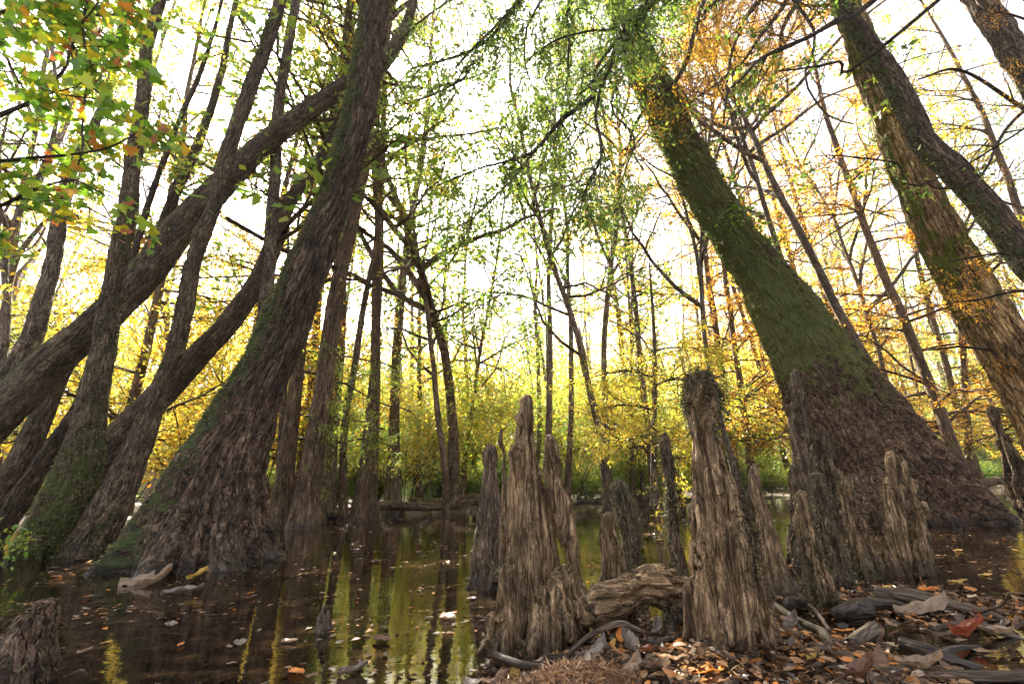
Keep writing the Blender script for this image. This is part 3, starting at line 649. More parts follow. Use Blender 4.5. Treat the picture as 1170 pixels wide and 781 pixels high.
knee('cypress_knee', 'narrow dark mossy knee touching the left side of the largest one', [[(762, 796, 735), (765, 790, 690), (762, 784, 640), (759, 781, 595), (758, 778, 560), (755, 775, 533), (753, 769, 510), (754, 766, 500), (757, 762, 493)]], 1.5, M['knee_dark'], ys=.93, seed=7, amp=1.0, moss=lambda V, N: .2 + 0 * V[:, 0], hair=2600, hair_at=lambda V, N: .3 + 1.0 * (N[:, 0] < -.2), curls=160, curl_at=lambda V, N: 1.0 * (N[:, 1] < .3), roots=[[(770, 690, 24), (765, 725, 18, 1.42), (762, 750, 8, 1.36)]])
knee('cypress_knee', 'smooth red brown knee with thin tip right of the largest one', [[(866, 915, 682), (868, 906, 660), (864, 891, 615), (860, 880, 580), (854, 873, 556), (855, 868, 540), (858, 866, 532), (861, 864, 528)]], None, M['knee'], seed=8, fl=.05, amp=.6, moss=lambda V, N: -.1 + .4 * sstep(V[:, 2], .3, .5))
GR = 'rough knees crowded before the huge mossy tree'
hairy = dict(hair=5000, hair_at=lambda V, N: .4 + 1.0 * (fbm(V * 10, 2) > 0) , group=GR)
knee('cypress_knee', 'tallest slender knee with grey blunt tip against the mossy tree foot', [[(894, 944, 665), (897, 938, 620), (899, 933, 575), (901, 928, 530), (903, 928, 495), (903, 922, 465), (902, 918, 440), (902, 914, 430), (904, 911, 424), (907, 909, 421)], [(934, 964, 650, 2.62), (935, 959, 570, 2.62), (933, 954, 525, 2.62), (930, 951, 503, 2.62), (932, 946, 493, 2.62), (936, 940, 486, 2.62)]], 2.5, M['knee_dark'], seed=9, fl=.25, lobes=4.5, amp=1.5, moss=lambda V, N: .15 * (1 - sstep(V[:, 2], .6, .9)), curls=300, curl_at=lambda V, N: (N[:, 1] < .3) * 1.0, voxel=.006, **hairy)
knee('cypress_knee', 'knobbly knee with round mossy cap leaning over pale debris', [[(918, 974, 745), (924, 967, 722), (925, 962, 696), (917, 951, 661), (914, 941, 627), (909, 930, 590), (906, 924, 572), (909, 922, 563), (914, 918, 558)]], 1.62, M['knee'], seed=10, fl=.2, amp=1.3, moss=lambda V, N: .1 + .5 * sstep(V[:, 2], .3, .5), curls=350, curl_at=lambda V, N: (N[:, 1] < .3) * 1.0, **hairy)
knee('cypress_knee', 'knee with bent neck between the capped knee and the broad shaggy one', [[(942, 984, 690), (942, 976, 660), (936, 964, 620), (928, 955, 590), (924, 947, 560), (923, 943, 548), (928, 938, 541), (932, 935, 538)]], 2.0, M['knee_dark'], seed=11, fl=.2, amp=1.2, moss=lambda V, N: .1 + .6 * sstep(V[:, 2], .4, .55), curls=150, curl_at=lambda V, N: (N[:, 1] < .3) * 1.0, **hairy)
knee('cypress_knee', 'broad shaggy knee with flat head just left of the finger cluster', [[(970, 1012, 680), (968, 1008, 650), (964, 1000, 620), (960, 988, 587), (958, 981, 562), (958, 977, 552), (962, 973, 546), (966, 969, 543)]], 2.15, M['knee'], seed=12, fl=.25, amp=1.4, moss=lambda V, N: .1 + .5 * sstep(V[:, 2], .35, .5), curls=250, curl_at=lambda V, N: (N[:, 1] < .3) * 1.0, **hairy)
def finger(x0, x1, yt, yb=650, Y=2.3): w = x1 - x0; return [(*q, Y) for q in [(x0 - 1, x1 + 9, yb + 14), (x0 - 1, x1 + 7, yb - 20), (x0, x1 + 3, (yb + yt) / 2), (x0 + 1, x1, yt + 30), (x0, x1, yt + 14), (x0 + w * .1, x1 - w * .1, yt + 6), (x0 + w * .25, x1 - w * .25, yt + 2), (x0 + w * .4, x1 - w * .4, yt)]]
knee('knee_cluster', 'cluster of stubby fingers like a hand rising from the water at right', [[(1006, 1068, 668), (1009, 1062, 635), (1012, 1056, 610), (1014, 1050, 590), (1018, 1040, 572), (1022, 1034, 560)], finger(1009, 1026, 514, Y=2.38), finger(1007, 1021, 544, Y=2.27), finger(1021, 1035, 552, Y=2.25), finger(1027, 1040, 525, Y=2.38), finger(1037, 1051, 545, Y=2.33), finger(1044, 1062, 571, Y=2.27)], 2.3, M['knee'], seed=13, fl=.03, amp=.75, voxel=.005, lobes=5, moss=lambda V, N: .25 * sstep(V[:, 0], .0, .1), hair=2000, hair_at=lambda V, N: .15 + 1.2 * sstep(V[:, 0], 0, .08), curls=250, curl_at=lambda V, N: sstep(V[:, 0], 0, .08) + .05, group=GR)
knee('stump', 'reddish rotten stump in the water at the bottom left corner', [[(-30, 64, 800), (-15, 67, 781), (0, 67, 740), (12, 70, 716), (18, 72, 700), (32, 70, 690), (44, 64, 684), (50, 58, 681)]], bY(30, 795), M['stump'], seed=14, fl=.15, amp=1.5, freq=.7, lobes=3, hair=1200, hair_at=lambda V, N: sstep(V[:, 0], .04, .07) + 1e-3, curls=130, curl_at=lambda V, N: sstep(V[:, 0], .03, .07), cat='stump', group=None)
knee('stump', 'tiny dark snag poking out of open water', [[(357, 381, 724), (359, 379, 715), (361, 378, 705), (365, 378, 697), (367, 376, 691), (369, 373, 689)]], None, M['knee_dark'], seed=15, fl=.2, amp=.5, voxel=.003, cat='stump', group=None)
knee('cypress_knee', 'leaning knobbly dark knee at the right edge of the water', [[(1170, 1215, 640), (1160, 1196, 600), (1149, 1181, 565), (1142, 1170, 535), (1136, 1160, 510), (1129, 1150, 486), (1127, 1138, 472), (1128, 1134, 462)]], 3.1, M['bark_moss'], seed=16, fl=.2, amp=2.2, voxel=.008, hair=2500, hair_at=lambda V, N: 1 + 0 * V[:, 0], group=GR)

# ------------------------------------------------------------------ foreground litter
def leaf_grid(L, W, curl, fold, rng, lobed=0.0, n=12, m=7):
    u = np.linspace(0, 1, n); v = np.linspace(-1, 1, m); U_, V_ = np.meshgrid(u, v, indexing='ij')
    wid = np.sin(PI * np.clip(U_, .02, .98) ** .8) ** .7 * W / 2 * (1 + lobed * np.sin(U_ * 22))
    x = U_ * L; y = V_ * wid; z = fold * np.abs(V_) ** 1.5 * W + rng.normal() * .02 * L
    L, W = L * 1.0, W; z = z + .16 * L * fbm(np.stack([U_ * 3, V_ * 2, U_ * 0 + rng.uniform(0, 50)], -1).reshape(-1, 3), 2).reshape(x.shape)
    a = curl * (U_ - .3); X_ = x * np.cos(a * .5) ; Z_ = z + x * np.sin(a) * .5
    return np.stack([X_, y, Z_], -1).reshape(-1, 3), ringopen(n, m)
def ringopen(n, m):
    i = np.arange(n - 1)[:, None]; j = np.arange(m - 1)[None]
    return np.stack([i * m + j, i * m + j + 1, (i + 1) * m + j + 1, (i + 1) * m + j], -1).reshape(-1, 4)
def deadleaf_mat(name, c1, c2, c3=None):
    t = NT(name); tc = t.n('TexCoord').outputs['Object']; n1 = t.noise(tc, 45, 6, .7); n2 = t.noise(t.mapv(tc, (1, 14, 1)), 12, 3)
    col = t.ramp(t.math('MULTIPLY_ADD', n2, .35, t.math('MULTIPLY', n1, .65)), [(.35, c1), (.5, c2), (.68, c3 or c2)])
    bs = t.n('BsdfPrincipled'); t.l(col, bs.inputs['Base Color']); bs.inputs['Roughness'].default_value = .45
    tr = t.n('BsdfTranslucent'); t.l(col, tr.inputs[0]); m = t.n('MixShader'); m.inputs[0].default_value = .2
    bp = t.n('Bump'); bp.inputs['Strength'].default_value = .5; bp.inputs['Distance'].default_value = .004; t.l(n2, bp.inputs['Height']); t.l(bp.outputs[0], bs.inputs['Normal'])
    t.l(bs.outputs[0], m.inputs[1]); t.l(tr.outputs[0], m.inputs[2]); o = t.n('OutputMaterial'); t.l(m.outputs[0], o.inputs[0]); return t.m
M['dl_orange'] = deadleaf_mat('orange_leaf', (.42, .10, .02), (.66, .22, .03), (.72, .34, .05))
M['dl_gold'] = deadleaf_mat('gold_leaf', (.32, .17, .04), (.58, .36, .08), (.62, .44, .14))
M['dl_tan'] = deadleaf_mat('tan_leaf', (.12, .07, .04), (.28, .19, .12), (.44, .34, .24))
M['dl_grey'] = deadleaf_mat('grey_leaf', (.07, .05, .04), (.20, .155, .125), (.38, .32, .26))
M['dl_brown'] = deadleaf_mat('brown_leaf', (.045, .022, .014), (.15, .07, .035), (.26, .14, .07))
M['dl_red'] = deadleaf_mat('red_leaf', (.10, .02, .012), (.26, .06, .025), (.42, .14, .05))
M['wood_pale'] = bark('wood_pale', (.07, .05, .035), (.25, .185, .125), (.44, .35, .25), moss_amt=-.5, stretch=.1, scale=2.5, dist=.006)
M['wood_wet'] = bark('wood_wet', (.03, .022, .016), (.13, .095, .07), (.27, .215, .17), moss_amt=-.5, stretch=.1, scale=2.5, dist=.006)
def place_leaf(x, y, L, W, mat, rz, tilt, label, curl=.8, fold=.3, lift=.012, seed=0, lobed=0.0, name='fallen_leaf', group=None, roll=0.0, z=None):
    rng = np.random.RandomState(seed + 200); b = G(x, y, .05)
    b[2] = max(ground_z(np.array([b[0]]), np.array([b[1]]))[0], 0) + lift if z is None else z
    L *= (.78 if x < 880 else .6); W *= (.72 if x < 880 else .58); tilt *= .55; curl *= .7; V, Fq = leaf_grid(L, W, curl, fold, rng, lobed, 20, 11); V[:, 0] -= L / 2
    Rm = np.array(Matrix.Rotation(rz, 3, 'Z') @ Matrix.Rotation(tilt, 3, 'Y') @ Matrix.Rotation(roll, 3, 'X')); V = V @ Rm.T
    o = link(name, mesh(name, V, Fq), M[mat], None, b); return props(o, label, 'leaf', group)
# big ones that can be told apart
place_leaf(812, 778, .085, .06, 'dl_orange', .1, -.1, 'vivid orange leaf at the bottom edge under the largest knee', .5, .15, .02, 1, .06)
place_leaf(709, 727, .045, .03, 'dl_orange', 1.4, -1.2, 'small orange leaf standing upright behind the grey curled leaf', .4, .2, .035, 2)
place_leaf(698, 733, .05, .035, 'dl_gold', .5, -.5, 'orange brown leaf lying against the grey curled leaf', .6, .2, .02, 3)
place_leaf(676, 742, .11, .07, 'dl_grey', .3, -.15, 'large pale grey curled leaf below the central cluster', 1.4, -.45, .035, 4)
place_leaf(718, 740, .08, .05, 'dl_grey', 2.0, -.6, 'crumpled grey leaf between the central cluster and the largest knee', 1.3, .5, .03, 5, .1)
place_leaf(752, 722, .06, .03, 'dl_grey', 1.2, -1.0, 'upright pointed grey leaf left of the largest knee', .4, .5, .04, 6)
place_leaf(768, 742, .075, .04, 'dl_orange', .2, -.15, 'orange leaf with golden edge beside the foot of the largest knee', .6, .2, .02, 7)
place_leaf(740, 743, .06, .04, 'dl_red', -.3, -.1, 'dark red leaf next to the orange one near the largest knee', .5, .25, .02, 8)
place_leaf(735, 716, .055, .035, 'dl_red', .2, -.2, 'wet crimson leaf in the hollow under the curving root', .5, .2, .02, 9)
place_leaf(634, 732, .035, .025, 'dl_gold', 1.3, -1.1, 'small golden leaf tucked into the foot of the central cluster', .3, .2, .02, 10)
place_leaf(588, 752, .05, .03, 'dl_gold', 1.2, -.9, 'yellowish leaf propped at the left foot of the central cluster', .5, .2, .02, 11)
place_leaf(568, 762, .07, .04, 'dl_brown', .4, -.2, 'dark brown curled leaf by the water at the left of the litter', 1.0, .4, .015, 12)
place_leaf(722, 770, .09, .06, 'dl_tan', .8, -.3, 'wide tan leaf flopped at the bottom centre of the litter', 1.0, -.3, .03, 13)
place_leaf(690, 772, .06, .04, 'dl_grey', -.5, -.2, 'pale wet leaf at the bottom edge beside the needle mound', .8, .3, .02, 14)
place_leaf(755, 772, .07, .05, 'dl_tan', -.9, -.4, 'light brown leaf just left of the vivid orange leaf', .9, .35, .02, 15)
place_leaf(925, 757, .065, .055, 'dl_gold', .2, -.2, 'golden maple like leaf lying right of the largest knee', .3, .12, .02, 16, .22)
place_leaf(1000, 752, .12, .075, 'dl_brown', .5, -.3, 'large dark brown curled leaf near the water at lower right', 1.7, -.5, .03, 17)
place_leaf(1048, 745, .16, .05, 'dl_tan', -.6, -.1, 'long pale tan curled leaf sweeping into the water at lower right', 1.2, .5, .02, 18)
place_leaf(1105, 708, .14, .07, 'dl_red', -.25, -.15, 'long red and tan curled leaf afloat at the right', 1.2, .5, .02, 19)
place_leaf(1135, 712, .12, .05, 'dl_tan', -.9, .15, 'pale stiff leaf sloping down into the water at right', .8, .4, .03, 20)
place_leaf(1050, 682, .26, .09, 'dl_tan', -.22, -.05, 'very long folded tan leaf lying in front of the finger cluster', .8, -.5, .03, 21)
place_leaf(1062, 676, .10, .03, 'dl_orange', -.3, 0, 'thin orange leaf on top of the long tan leaf', .4, .2, .055, 22)
place_leaf(1010, 658, .10, .04, 'dl_gold', .1, 0, 'narrow orange leaf floating before the shaggy knees', .3, .1, .012, 23)
place_leaf(1090, 649, .14, .05, 'dl_gold', 0, 0, 'orange leaf floating right of the finger cluster', .3, .1, .006, 24)
place_leaf(1000, 712, .13, .06, 'dl_brown', .9, -.2, 'dark brown leaf between the two pale wood blocks', .9, .4, .02, 25)
place_leaf(905, 712, .11, .05, 'dl_grey', .5, -.3, 'grey crumpled leaf behind the root fork right of the largest knee', 1.3, .5, .03, 26)
place_leaf(985, 775, .12, .06, 'dl_brown', -.2, -.3, 'curled brown leaf at the bottom edge right of centre', 1.6, .5, .02, 27)
place_leaf(1065, 771, .09, .045, 'dl_tan', .1, 0, 'light leaf floating flat at the lower right', .5, .2, .01, 28)
place_leaf(158, 655, .2, .07, 'dl_tan', .15, .0, 'long tan curled leaf at the foot of the sun tree', .9, -.6, .03, 29)
place_leaf(178, 662, .18, .08, 'dl_tan', .9, -.1, 'twisted grey brown leaf beside the tan one under the sun tree', 1.6, .5, .03, 30)
place_leaf(226, 657, .12, .05, 'dl_gold', .9, -.5, 'upright light brown leaf against the foot of the sun tree', .5, .4, .05, 31)
place_leaf(210, 664, .22, .09, 'dl_grey', .2, -.05, 'flat grey leaf in the shallows under the sun tree', .5, .2, .01, 32)
place_leaf(405, 742, .09, .03, 'dl_grey', .5, -.05, 'pale leaf floating alone in the open water near the snag', .5, .4, .006, 33)

def chunk(x, y, L, r, rz, tilt, label, mat='wood_pale', seed=0, z=.03, name='driftwood'):
    b = G(x, y, z); rng = np.random.RandomState(seed)
    pts = np.stack([np.linspace(-L / 2, L / 2, 16), .02 * L * np.sin(np.linspace(0, 5, 16)), np.zeros(16)], -1)
    def fn(TH, S, R):
        q = np.stack([np.cos(TH) * 2, np.sin(TH) * 2, S * 12 + seed], -1).reshape(-1, 3); k = np.stack([np.cos(TH) * 7, np.sin(TH) * 7, S * 5 + seed], -1).reshape(-1, 3)
        return R * (1 + .3 * perlin(q).reshape(R.shape) + .12 * crease(perlin(k), .15).reshape(R.shape))
    V, Fs, bk = tube(pts, np.linspace(r, r * .75, 16), 28, fn)
    o = link(name, mesh(name, V, Fs, {'bk': bk}), M[mat], None, b); o.rotation_euler = (0, tilt, rz); return props(o, label, 'driftwood')
chunk(987, 727, .11, .022, .5, -.25, 'broken pale branch stub resting at an angle right of the capped knee', seed=1)
chunk(978, 697, .09, .03, -.1, 0, 'rounded olive grey block of wood beside the capped knee', 'wood_wet', seed=2, z=.02)
chunk(1085, 772, .34, .013, -.02, 0, 'long pale stick lying in the water at the bottom right', seed=3, z=.01)
chunk(912, 688, .10, .022, .5, 0, 'wet whitish lump of wood behind the capped knee', 'wood_wet', seed=4, z=.02)
chunk(640, 752, .07, .012, .2, 0, 'small dark wet root piece under the central cluster', 'wood_wet', seed=5, z=.05)
def stick(path, label, mat='wood_pale', m=10, z=.02, cat='stick'):
    pts = np.array([[*G(x, y, zz), w / 2 * (G(x, y, zz)[1] / 600)] for x, y, w, zz in path]); a = catmull(pts, 50)
    a[:, :3] += .003 * np.stack([fbm(a[:, :3] * 30, 2), fbm(a[:, :3] * 30 + 5, 2), 0 * a[:, 0]], -1)
    V, Fs, bk = tube(a[:, :3], np.maximum(a[:, 3], .001), m); b = a[0, :3]
    return props(top('fallen_stick', V, Fs, M[mat], b, {'bk': bk}), label, cat)
stick([(648, 752, 4, .05), (655, 740, 5, .07), (680, 722, 6, .10), (706, 712, 7, .12), (722, 716, 6, .11), (735, 722, 5, .09), (752, 724, 4, .06)], 'bent grey stick arching over the litter below the curving root', 'wood_wet')
stick([(732, 734, 5, .05), (752, 733, 6, .06), (775, 728, 7, .06)], 'short grey stick pointing at the foot of the largest knee', 'wood_wet')
stick([(885, 690, 6, .05), (908, 706, 8, .05), (925, 715, 9, .05), (940, 722, 10, .045), (948, 738, 11, .05), (955, 748, 11, .05), (975, 755, 10, .05), (992, 768, 9, .05), (1005, 790, 8, .05)], 'light brown root like stick winding down to the bottom edge')
stick([(925, 690, 4, .04), (938, 705, 4, .05), (948, 720, 4, .05)], 'thin forked twig joining the winding root stick')
stick([(935, 762, 3, .04), (955, 770, 3, .04), (975, 785, 3, .04)], 'thin dark twig beside the winding root stick', 'wood_wet')
stick([(76, 772, 2, .01), (93, 765, 2.5, .05), (99, 772, 2, .03)], 'small bent white twig sticking out of water right of the rotten stump')
stick([(545, 590, 2.5, .1), (560, 583, 3, .15), (580, 572, 3, .35)], 'pale bare twig on the far bank behind the dark cone')
stick([(1120, 700, 2, .02), (1146, 690, 2.5, .06), (1152, 676, 2, .10)], 'thin curved dark twig arching over the water at right', 'wood_wet')

for i, (path, lb) in enumerate([
    ([(1000, 678, 14, .03), (1040, 682, 20, .03), (1080, 690, 16, .02), (1130, 702, 10, .01), (1165, 716, 6, -.01)], 'thick pale root lying in the shallows before the finger cluster'),
    ([(955, 700, 12, .03), (985, 690, 14, .03), (1020, 690, 10, .02), (1055, 700, 6, .0)], 'short arched root between the capped knee and the finger cluster'),
    ([(1030, 735, 14, .03), (1060, 745, 18, .025), (1095, 757, 12, .01), (1130, 765, 7, -.01)], 'grey root sloping into the water near the lower right'),
    ([(1075, 716, 6, .02), (1110, 712, 8, .03), (1145, 722, 7, .01), (1180, 735, 5, -.01)], 'thin brown root half sunk at the right edge'),
    ([(898, 760, 18, .03), (930, 768, 16, .03), (960, 780, 12, .02), (985, 800, 8, .01)], 'broad root spreading from the largest knee to the bottom edge'),
    ([(560, 745, 8, .03), (590, 757, 9, .04), (620, 760, 8, .04), (650, 765, 5, .03)], 'dark root curling round the needle mound'),
    ([(690, 752, 7, .05), (720, 758, 8, .05), (760, 752, 8, .05), (790, 765, 5, .03)], 'knotted root crossing the litter left of the largest knee'),
    ([(1000, 770, 8, .02), (1040, 762, 9, .02), (1085, 742, 7, .02), (1120, 738, 4, .0)], 'slim root rising out of the wet leaves at lower right')]):
    stick(path, lb, 'wood_pale' if i % 3 == 0 else 'wood_wet', 16, cat='root')
# litter mass
rng = np.random.RandomState(21)
n = 85000; xx = rng.uniform(-.9, 2.9, n); yy = rng.uniform(.7, 2.7, n); zz = ground_z(xx, yy)
keep = zz > -.045 + .03 * rng.rand(n); xx, yy, zz = xx[keep], yy[keep], zz[keep]; n = len(xx)
Pn = np.stack([xx, yy, np.maximum(zz, 0) + rng.uniform(.002, .032, n) * np.clip((zz + .06) * 14, .15, 1)], -1)
D = rng.normal(size=(n, 3)); D[:, 2] *= .16; N = rng.normal(size=(n, 3)) * .35 + [0, 0, 1]
lv, lF = leaves(T_oval(.5), Pn, D, N, rng.uniform(.009, .034, n))
o = link('leaf_litter', mesh('leaf_litter', lv, lF), M['litter']); props(o, 'damp brown and tan leaf litter heaped around the knees', 'leaf litter', kind='stuff')
for q in range(5):                                               # bigger curled leaves in the same heap
    V0, F0 = leaf_grid(1.0, .6, rng.uniform(-.5, .9), rng.uniform(-.45, .4), rng, .12 * (q % 2), 9, 7); n = 640
    xx = rng.uniform(-.8, 2.9, n); yy = rng.uniform(.7, 2.7, n); zz = ground_z(xx, yy); k = zz > -.05; xx, yy, zz = xx[k], yy[k], zz[k]; n = len(xx)
    D = rng.normal(size=(n, 3)); D[:, 2] *= .14; a_, b_ = leaves((V0, F0), np.stack([xx, yy, np.maximum(zz, 0) + rng.uniform(.002, .022, n)], -1), D, rng.normal(size=(n, 3)) * .22 + [0, 0, 1], rng.uniform(.02, .052, n))
    g = link('curled_leaves', mesh('curled_leaves', a_, b_), M['litter'], o); props(g, kind='stuff')
n = 9000; a = rng.uniform(0, 2 * PI, n); r_ = rng.uniform(0, 1, n) ** .6
mc = G(640, 790, .04); X_ = mc[0] + np.cos(a) * r_ * .17; Y_ = mc[1] + np.sin(a) * r_ * .12
Z_ = np.maximum(ground_z(X_, Y_), 0) + .055 * (1 - r_ ** 2) + rng.uniform(-.004, .008, n)
D = rng.normal(size=(n, 3)); D[:, 2] *= .4
lv, lF = leaves(T_rhomb(.13), np.stack([X_, Y_, Z_], -1), D, rng.normal(size=(n, 3)) + [0, 0, 1], rng.uniform(.012, .03, n))
props(link('needle_mound', mesh('needle_mound', lv, lF), M['needle']), 'low mound of dry orange brown needles at the bottom centre', 'needle mound', kind='stuff')
# scattered needles
n = 7000; xx = rng.uniform(-.6, 2.6, n); yy = rng.uniform(.8, 2.6, n); zz = ground_z(xx, yy); k = zz > -.03
Pn = np.stack([xx, yy, np.maximum(zz, 0) + rng.uniform(.006, .03, n)], -1)[k]; n = len(Pn); D = rng.normal(size=(n, 3)); D[:, 2] *= .2
lv, lF = leaves(T_rhomb(.1), Pn, D, rng.normal(size=(n, 3)) + [0, 0, 1], rng.uniform(.012, .035, n))
props(link('scattered_needles', mesh('scattered_needles', lv, lF), M['needle']), 'fine dry needles and bark bits strewn over the bank', 'needle litter', kind='stuff')

# floating leaves: individuals near, a film of bits further out
rng = np.random.RandomState(77)
mats = ['dl_tan', 'dl_grey', 'dl_gold', 'dl_brown', 'dl_orange']
protos = []
lab = {'dl_tan': 'pale tan fallen leaf floating on the dark water', 'dl_grey': 'greyish white fallen leaf floating on the dark water', 'dl_gold': 'golden brown fallen leaf floating on the dark water', 'dl_brown': 'dark brown soaked leaf floating on the dark water', 'dl_orange': 'orange fallen leaf floating on the dark water'}
for i in range(10):
    V, Fq = leaf_grid(.07, .032 + .01 * (i % 3), .15, .12, rng, .1 if i % 2 else 0, 8, 5); V[:, 0] -= .035
    me = mesh('floating_leaf', V, Fq); me.materials.append(M[mats[[0, 1, 0, 2, 3, 1, 0, 2, 3, 4][i]]]); protos.append((me, mats[[0, 1, 0, 2, 3, 1, 0, 2, 3, 4][i]]))
cnt = 0
while cnt < 270:
    y = rng.uniform(0, 1) ** 1.3 * 6.2 + 1.1; x = rng.uniform(-1.05, 1.15) * y
    if ground_z(np.array([x]), np.array([y]))[0] > -.012: continue
    cl = fbm(np.array([[x * .9, y * .9, 4.0]]), 2)[0] + (.22 if x > .6 * y else 0)
    if cl < rng.uniform(-.25, .2): continue
    if abs(x + 1.7) < .45 and 2.4 < y < 3.4: continue
    me, mk = protos[rng.randint(10)]
    o = bpy.data.objects.new('floating_leaf', me); COL.objects.link(o); o.location = (x, y, .004 + .002 * rng.rand()); o.rotation_euler = (rng.normal() * .04, rng.normal() * .04, rng.uniform(0, 6.28)); s = rng.uniform(.25, .95); o.scale = (s, s, s)
    props(o, lab[mk], 'leaf', 'fallen leaves floating on the swamp'); cnt += 1
n = 60000; yy = rng.uniform(0, 1, n) ** .8 * 12 + 1.2; xx = rng.uniform(-1.15, 1.3, n) * yy
cl = fbm(np.stack([xx * .8, yy * 3.2, xx * 0], -1), 3) + .3 * np.exp(-((xx + 1.75) ** 2 + (yy - 2.7) ** 2) / .4) + .25 * sstep(yy, 6, 9) + .2 * (xx > .5 * yy); k = (cl > rng.uniform(-.12, .42, n)) & (ground_z(xx, yy) < .0)
xx, yy = xx[k], yy[k]; n = len(xx); D = rng.normal(size=(n, 3)); D[:, 2] = 0
lv, lF = leaves(T_rhomb(.6), np.stack([xx, yy, .003 + .003 * rng.rand(n)], -1), D, rng.normal(size=(n, 3)) * .08 + [0, 0, 1], rng.uniform(.006, .032, n))
props(link('floating_debris', mesh('floating_debris', lv, lF), M['litter']), 'thin film of tiny leaf bits drifting on the water', 'floating debris', kind='stuff')

# ------------------------------------------------------------------ background forest
def gen_tree(seed, H, r0, kind):
    rng = np.random.RandomState(seed); bag = Bag(); lf = []
    wig = {'cypress': .03, 'high': .03, 'tupelo': .045, 'slim': .06, 'pole': .035, 'bare': .05}[kind]
    hi = kind == 'high'; pts = walk(rng, (0, 0, -.3), (rng.normal() * .05, rng.normal() * .05, 1), H, 26, wig, .03 if kind not in ('cypress', 'high') else .08)
    s = np.linspace(0, 1, 27); rad = r0 * ((1 - s) ** .8 * .8 + .06) * (1 + (1.5 if kind in ('cypress', 'high') else .6) * np.exp(-s * H / .6))
    rad[-1] = .008; nx = max(60, int(H * 6)); a = catmull(np.hstack([pts, rad[:, None]]), nx)
    def fn(TH, S, R):
        q = np.stack([np.cos(TH) * 2.6, np.sin(TH) * 2.6, S * .4 + seed], -1).reshape(-1, 3); b = perlin(q).reshape(R.shape)
        A = .35 * np.exp(-S / 1.0); k = np.stack([np.cos(TH) * R * 18, np.sin(TH) * R * 18, S * 3], -1).reshape(-1, 3)
        return R * (1 + A * (b + .6 * crease(b, .15))) + .012 * fbm(k, 2).reshape(R.shape)
    bag.tube(a[:, :3], a[:, 3], 18, fn)
    def at(t):
        i = min(int(t * 26), 25); f = t * 26 - i; return pts[i] * (1 - f) + pts[i + 1] * f
    if kind in ('cypress', 'high'):
        for b in range(34 if hi else 44):
            t = (.34 + .65 * rng.rand()) if hi else (.1 + .89 * rng.rand() ** 1.5); az = rng.uniform(0, 2 * PI); L = (1 - t) * 2.3 + .5
            if t < .4: L *= rng.uniform(.3, 1)
            grow(rng, bag, at(t), (math.cos(az), math.sin(az), rng.uniform(.0, .5)), L, .012 + .03 * (1 - t), 1, lf, dict(kids=7, nleaf=(16 if hi else int(38 - 14 * t)), wander=.12, grav=-.015, flat=True, spread=.55, hang=.1, leaf_depth=1, scat=.05))
    elif kind == 'tupelo':
        for b in range(20):
            t = rng.uniform(.3, .99); az = rng.uniform(0, 2 * PI)
            grow(rng, bag, at(t), (math.cos(az), math.sin(az), rng.uniform(.3, 1.2)), (1 - t) * 3 + 1.0, .02 + .05 * (1 - t), 2, lf, dict(kids=4, nleaf=18, wander=.18, grav=.03, hang=.2, spread=.9, scat=.1))
    elif kind == 'pole':
        for b in range(12):
            t = rng.uniform(.4, .99); az = rng.uniform(0, 2 * PI)
            grow(rng, bag, at(t), (math.cos(az), math.sin(az), rng.uniform(.3, 1.4)), (1 - t) * 1.6 + .5, .014, 1, lf, dict(kids=5, nleaf=12, wander=.18, grav=.02, hang=.1, spread=.9, leaf_depth=1, scat=.07))
    elif kind == 'slim':
        for b in range(22):
            t = rng.uniform(.2, .99); az = rng.uniform(0, 2 * PI)
            grow(rng, bag, at(t), (math.cos(az), math.sin(az), rng.uniform(.2, 1.2)), (1 - t) * 1.8 + .5, .012 + .02 * (1 - t), 1, lf, dict(kids=6, nleaf=26, wander=.18, grav=.02, hang=.15, spread=.9, leaf_depth=1, scat=.07))
    else:
        for b in range(18):
            t = rng.uniform(.35, .99); az = rng.uniform(0, 2 * PI)
            grow(rng, bag, at(t), (math.cos(az), math.sin(az), rng.uniform(.5, 1.4)), (1 - t) * 3.5 + 1.0, .025 + .05 * (1 - t), 3, lf, dict(kids=3, nleaf=8, wander=.15, grav=.05, spread=.9, scat=.05))
    V, Fs, B = bag.out(); me = mesh('trunk', V, Fs, {'bk': B, 'moss': .25 * (1 - sstep(V[:, 2], 0, 5)) - .1})
    size = {'cypress': .092, 'high': .085, 'tupelo': .09, 'slim': .088, 'pole': .08, 'bare': .07}[kind]
    Vl, Fl = leafmesh(rng, lf, T_rhomb({'cypress': .32, 'high': .32, 'tupelo': .5, 'slim': .5, 'pole': .45, 'bare': .5}[kind]), size, flat=.3 if kind == 'cypress' else 0)
    return me, mesh('crown', Vl, Fl, None, False), len(Vl) // 4

me_ = {}
def treekind(key, seed, H, r0, kind, lm):
    t, c, n = gen_tree(seed, H, r0, kind); t.materials.append(M['bark_far'] if kind != 'bare' else M['bark_grey']); c.materials.append(M[lm]); me_[key] = (t, c)
treekind('cy1', 1, 17, .125, 'cypress', 'yellow'); treekind('cy2', 2, 20, .15, 'cypress', 'lime'); treekind('cy3', 3, 15, .11, 'cypress', 'yellow'); treekind('cy4', 4, 18, .135, 'cypress', 'orange')
treekind('ch1', 21, 17, .12, 'high', 'yellow'); treekind('ch2', 22, 18, .13, 'high', 'lime')
treekind('tu1', 5, 14, .10, 'tupelo', 'lime'); treekind('tu2', 6, 16, .11, 'tupelo', 'green'); treekind('tu3', 7, 12, .085, 'tupelo', 'lime')
treekind('sl1', 8, 12, .065, 'slim', 'green'); treekind('sl2', 9, 13, .07, 'slim', 'lime'); treekind('sl3', 10, 11, .06, 'slim', 'yellow')
